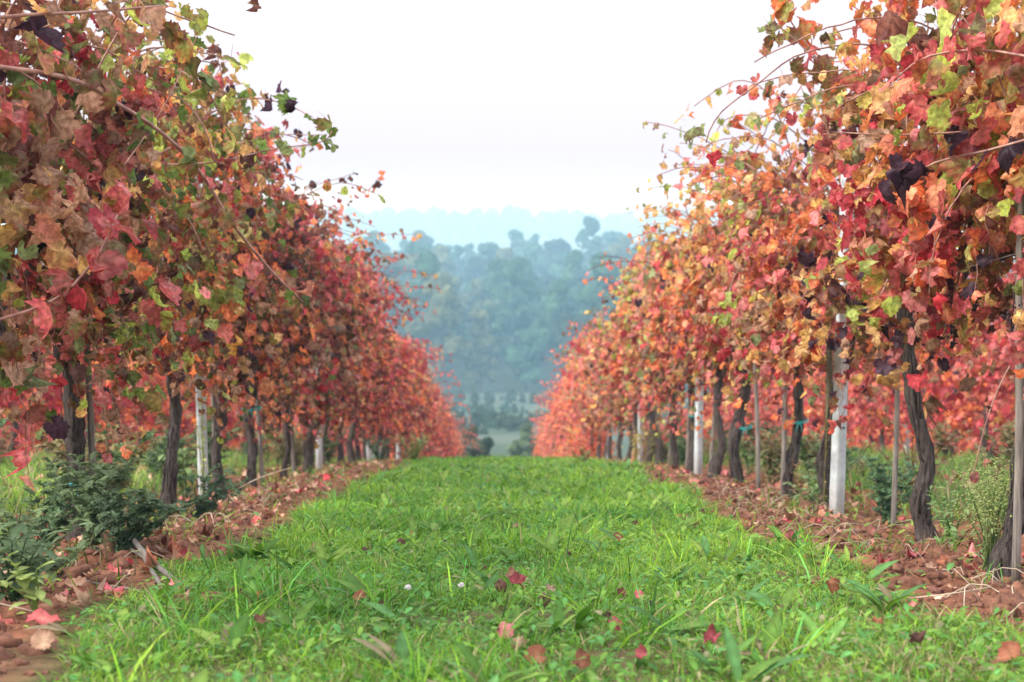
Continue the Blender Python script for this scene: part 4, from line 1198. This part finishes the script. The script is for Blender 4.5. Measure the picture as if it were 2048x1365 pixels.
# ------------------------------------------------------------------ valley trees
def tree_meshes(seed, shape, col, n=2600, fs_=.40, H=11.0, W=3.6):
    r_ = np.random.default_rng(seed)
    # lobes over an ovoid crown
    nl = 14
    th = r_.uniform(0, 6.28, nl); zz = r_.uniform(.14, 1, nl)
    prof = lambda t: (np.sin(np.pi * np.clip(t, 0, 1) ** (.65 if shape == 'cone' else .85)) ** .8)
    rad = W * prof(zz * .93) * r_.uniform(.5, .85, nl)
    cen = np.stack([np.cos(th) * rad, np.sin(th) * rad, H * zz * .93 + .3], -1)
    lr = W * r_.uniform(.26, .46, nl) * (1.15 - .5 * zz)
    cen = np.concatenate([cen, [[0, 0, H * .35], [0, 0, H * .6], [0, 0, H * .82]]]); lr = np.append(lr, [W * .55, W * .5, W * .3])
    k = r_.integers(0, len(cen), n)
    d = r_.normal(0, 1, (n, 3)); d /= np.linalg.norm(d, axis=1)[:, None]
    d[:, 2] = np.where(r_.random(n) < .6, np.abs(d[:, 2]), d[:, 2]); p = cen[k] + d * (lr[k] * r_.uniform(.8, 1.05, n))[:, None] * [1, 1, 1.1]
    nr = d + r_.normal(0, .28, (n, 3)); nr /= np.linalg.norm(nr, axis=1)[:, None]
    t = np.cross(nr, r_.normal(0, 1, (n, 3))); t /= np.linalg.norm(t, axis=1)[:, None]; b = np.cross(nr, t)
    s = fs_ * r_.uniform(.6, 1.4, n)[:, None]
    V = np.stack([p - t * s, p - b * s * .6, p + t * s, p + b * s * .6], 1).reshape(-1, 3)
    f = np.arange(n)[:, None] * 4 + [0, 1, 2, 3]
    lobe = r_.uniform(.85, 1.18, len(cen))[k]
    c_ = np.array(col) * (lobe * r_.uniform(.75, 1.25, n))[:, None]
    crown = mesh_data('crown', V, [f], np.repeat(c_, 4, 0), mat=M_TREE)
    parts = [tube([(0, 0, -1.5 * H / 11), (.1 * H / 11, 0, 1.5 * H / 11), (0, .1, H * .45), (0, 0, H * .7)], [.28 * H / 11, .22 * H / 11, .14 * H / 11, .04 * H / 11], 6)]
    for j in range(5):
        a = r_.uniform(0, 6.28); z0 = H * r_.uniform(.2, .45); hs = H / 11
        parts.append(tube([(0, 0, z0), (math.cos(a) * W * .35, math.sin(a) * W * .35, z0 + 1.2 * hs), (math.cos(a) * W * .55, math.sin(a) * W * .55, z0 + 2.2 * hs)], [.1 * hs, .07 * hs, .03 * hs], 5))
    V, fs, _ = merge(parts)
    return crown, mesh_data('trunk', V, fs, smooth=True, mat=M_TRUNK)
TREES = [tree_meshes(1, 'round', (.07, .15, .085)), tree_meshes(2, 'cone', (.06, .13, .065), H=13.5, W=3.0), tree_meshes(3, 'round', (.13, .15, .065), W=3.1),
         tree_meshes(4, 'round', (.06, .14, .085), H=9.5, W=3.6), tree_meshes(5, 'cone', (.12, .15, .075), H=13, W=2.7), tree_meshes(6, 'round', (.04, .065, .028), H=10.5, W=3.2)]
r2 = random.Random(77)
def tree(x, y, k, s, label, group):
    o = empty('forest_tree', (x, y, float(gz(x, y)) - .2), label, 'tree', group)
    o.scale = (s * r2.uniform(.9, 1.15), s * r2.uniform(.9, 1.15), s); o.rotation_euler = (0, 0, r2.uniform(0, 6.28))
    link('trunk', TREES[k][1], o); link('crown', TREES[k][0], o)
y = 196.0; row = 0
while y < 400:
    half_l = (1000 - 700) / F * y; half_r = (1350 - 1000) / F * y
    st = 6.0 if y < 200 else (8.6 if y < 260 else 11)
    x = -half_l + (row % 2) * st / 2
    while x < half_r:
        k = r2.choice([0, 1, 2, 3, 4, 5, 1, 3])
        xx = x + r2.uniform(-1.9, 1.9); yy = y + r2.uniform(-3, 3)
        if y < 225: lab, gr = 'dark hazy tree at the foot of the wooded valley side', 'trees at the foot of the valley side'
        elif y < 320: lab, gr = ('blue green hazy tree halfway up the wooded valley side', 'trees halfway up the valley side') if k not in (2, 4) else ('brownish autumn tree halfway up the wooded valley side', 'autumn trees halfway up the valley side')
        else: lab, gr = 'pale hazy tree along the top of the wooded valley side', 'trees along the top of the valley side'
        tree(xx, yy, k, r2.uniform(.85, 1.5) * (1 if y < 260 else 1.1), lab, gr)
        x += st
    y += 12.0 if y < 260 else 18; row += 1
def wood(name, pts, label, seed):
    """a wood too far off to count: merged thinned crowns"""
    r_ = np.random.default_rng(seed); parts = []
    src = []
    for k in range(4):
        Vc, Fc = None, None
        me = tree_meshes(40 + k, 'round', (.05, .075, .03), n=230, fs_=1.05, H=10.5, W=3.8)[0]
        a = np.empty(len(me.vertices) * 3, np.float32); me.vertices.foreach_get('co', a)
        c = np.empty(len(me.vertices) * 4, np.float32); me.color_attributes['Col'].data.foreach_get('color', c)
        src.append((a.reshape(-1, 3), np.arange(len(a) // 12)[:, None] * 4 + [0, 1, 2, 3], c.reshape(-1, 4)[:, :3]))
    for (x, y, s) in pts:
        a, f, c = src[r_.integers(0, 4)]
        parts.append((a * s + [x, y, float(gz(x, y)) - .2], [f], c * r_.uniform(.8, 1.4)))
    V, fs, C = merge(parts)
    setp(link(name, mesh_data(name, V, fs, C, mat=M_TREE)), label, 'woodland', None, 'stuff')
pts = []
for k in range(1500):                                # either side of the gap
    y = r2.uniform(200, 400); s = r2.choice((-1, 1)); x = s * r2.uniform(.135 * y, .62 * y)
    pts.append((x, y, r2.uniform(.8, 1.2)))
wood('side_woodland', pts, 'hazy wooded slopes glimpsed behind the vine rows on both sides', 1)
pts = []
for k in range(230):
    y = r2.uniform(1050, 1230); x = r2.uniform(-.17, .20) * y
    pts.append((x, y, r2.uniform(1.5, 2.6)))
for k in range(420):
    y = r2.uniform(1900, 2300); x = r2.uniform(-.17, .20) * y
    pts.append((x, y, r2.uniform(1.2, 2.2)))
wood('far_woodland', pts, 'pale woodland ridges fading into the mist below the sky', 2)
pts = []
for k in range(900):
    y = r2.uniform(95, 188); x = r2.uniform(-.14, .15) * y
    if vnoise(x / 7, y / 12) < -.16: pts.append((x, y, r2.uniform(.05, .16)))
wood('meadow_scrub', pts, 'dim rough scrub mottling the misty valley meadow', 3)
# bushes below the brow, seen down the path
def bush(px, y, py_top, w, col, label, seed):
    x = float(at(px, 900, y)[0]); z = float(gz(x, y)); ztop = float(at(px, py_top, y)[2]); H = ztop - z
    cr_, tr_ = tree_meshes(seed, 'round', col, n=900, fs_=.16, H=H, W=w)
    o = empty('bush', (x, y, z), label, 'bush', 'bushes beyond the end of the rows')
    link('stems', tr_, o); link('crown', cr_, o)
bush(968, 64, 890, .8, (.03, .05, .025), 'dark round bush below the brow at the foot of the path', 61)
bush(1052, 72, 860, .9, (.10, .15, .06), 'pale green upright bush close to the end of the right row', 63)
bush(940, 60, 862, .6, (.10, .12, .05), 'olive bush touching the end of the left row', 64)
for k in range(14):                                     # scattered meadow shrubs in the valley floor
    y = r2.uniform(110, 185); x = r2.uniform(-.045, .05) * y
    me = TREES[3 if k % 2 else 0]
    o = empty('shrub', (x, y, float(gz(x, y)) - .2), 'low shrub scattered on the misty valley meadow', 'shrub', 'shrubs on the valley meadow'); s = r2.uniform(.08, .15); o.scale = (s * 1.8, s * 1.8, s)
    link('stems', me[1], o); link('crown', me[0], o)

# ------------------------------------------------------------------ haze
m, nt = new_mat('mist'); L = nt.links.new
out = N(nt, 'ShaderNodeOutputMaterial')
pvn = N(nt, 'ShaderNodeVolumePrincipled')
pvn.inputs['Color'].default_value = (.40, .74, .98, 1)
pvn.inputs['Density'].default_value = .0015
pvn.inputs['Absorption Color'].default_value = (1, 1, 1, 1)
pvn.inputs['Anisotropy'].default_value = 0.0
L(pvn.outputs[0], out.inputs['Volume'])
x0, x1, y0_, y1_, z0, z1 = -3500, 3500, -15, 6300, -75, 3.0
V = np.array([(a, b, c) for c in (z0, z1) for b in (y0_, y1_) for a in (x0, x1)])
q = np.array([(0, 2, 3, 1), (4, 5, 7, 6), (0, 1, 5, 4), (1, 3, 7, 5), (3, 2, 6, 7), (2, 0, 4, 6)])
hz = link('haze', mesh_data('haze', V, [q], mat=m))
setp(hz, 'pale blue mist filling the valley', 'haze', None, 'stuff')
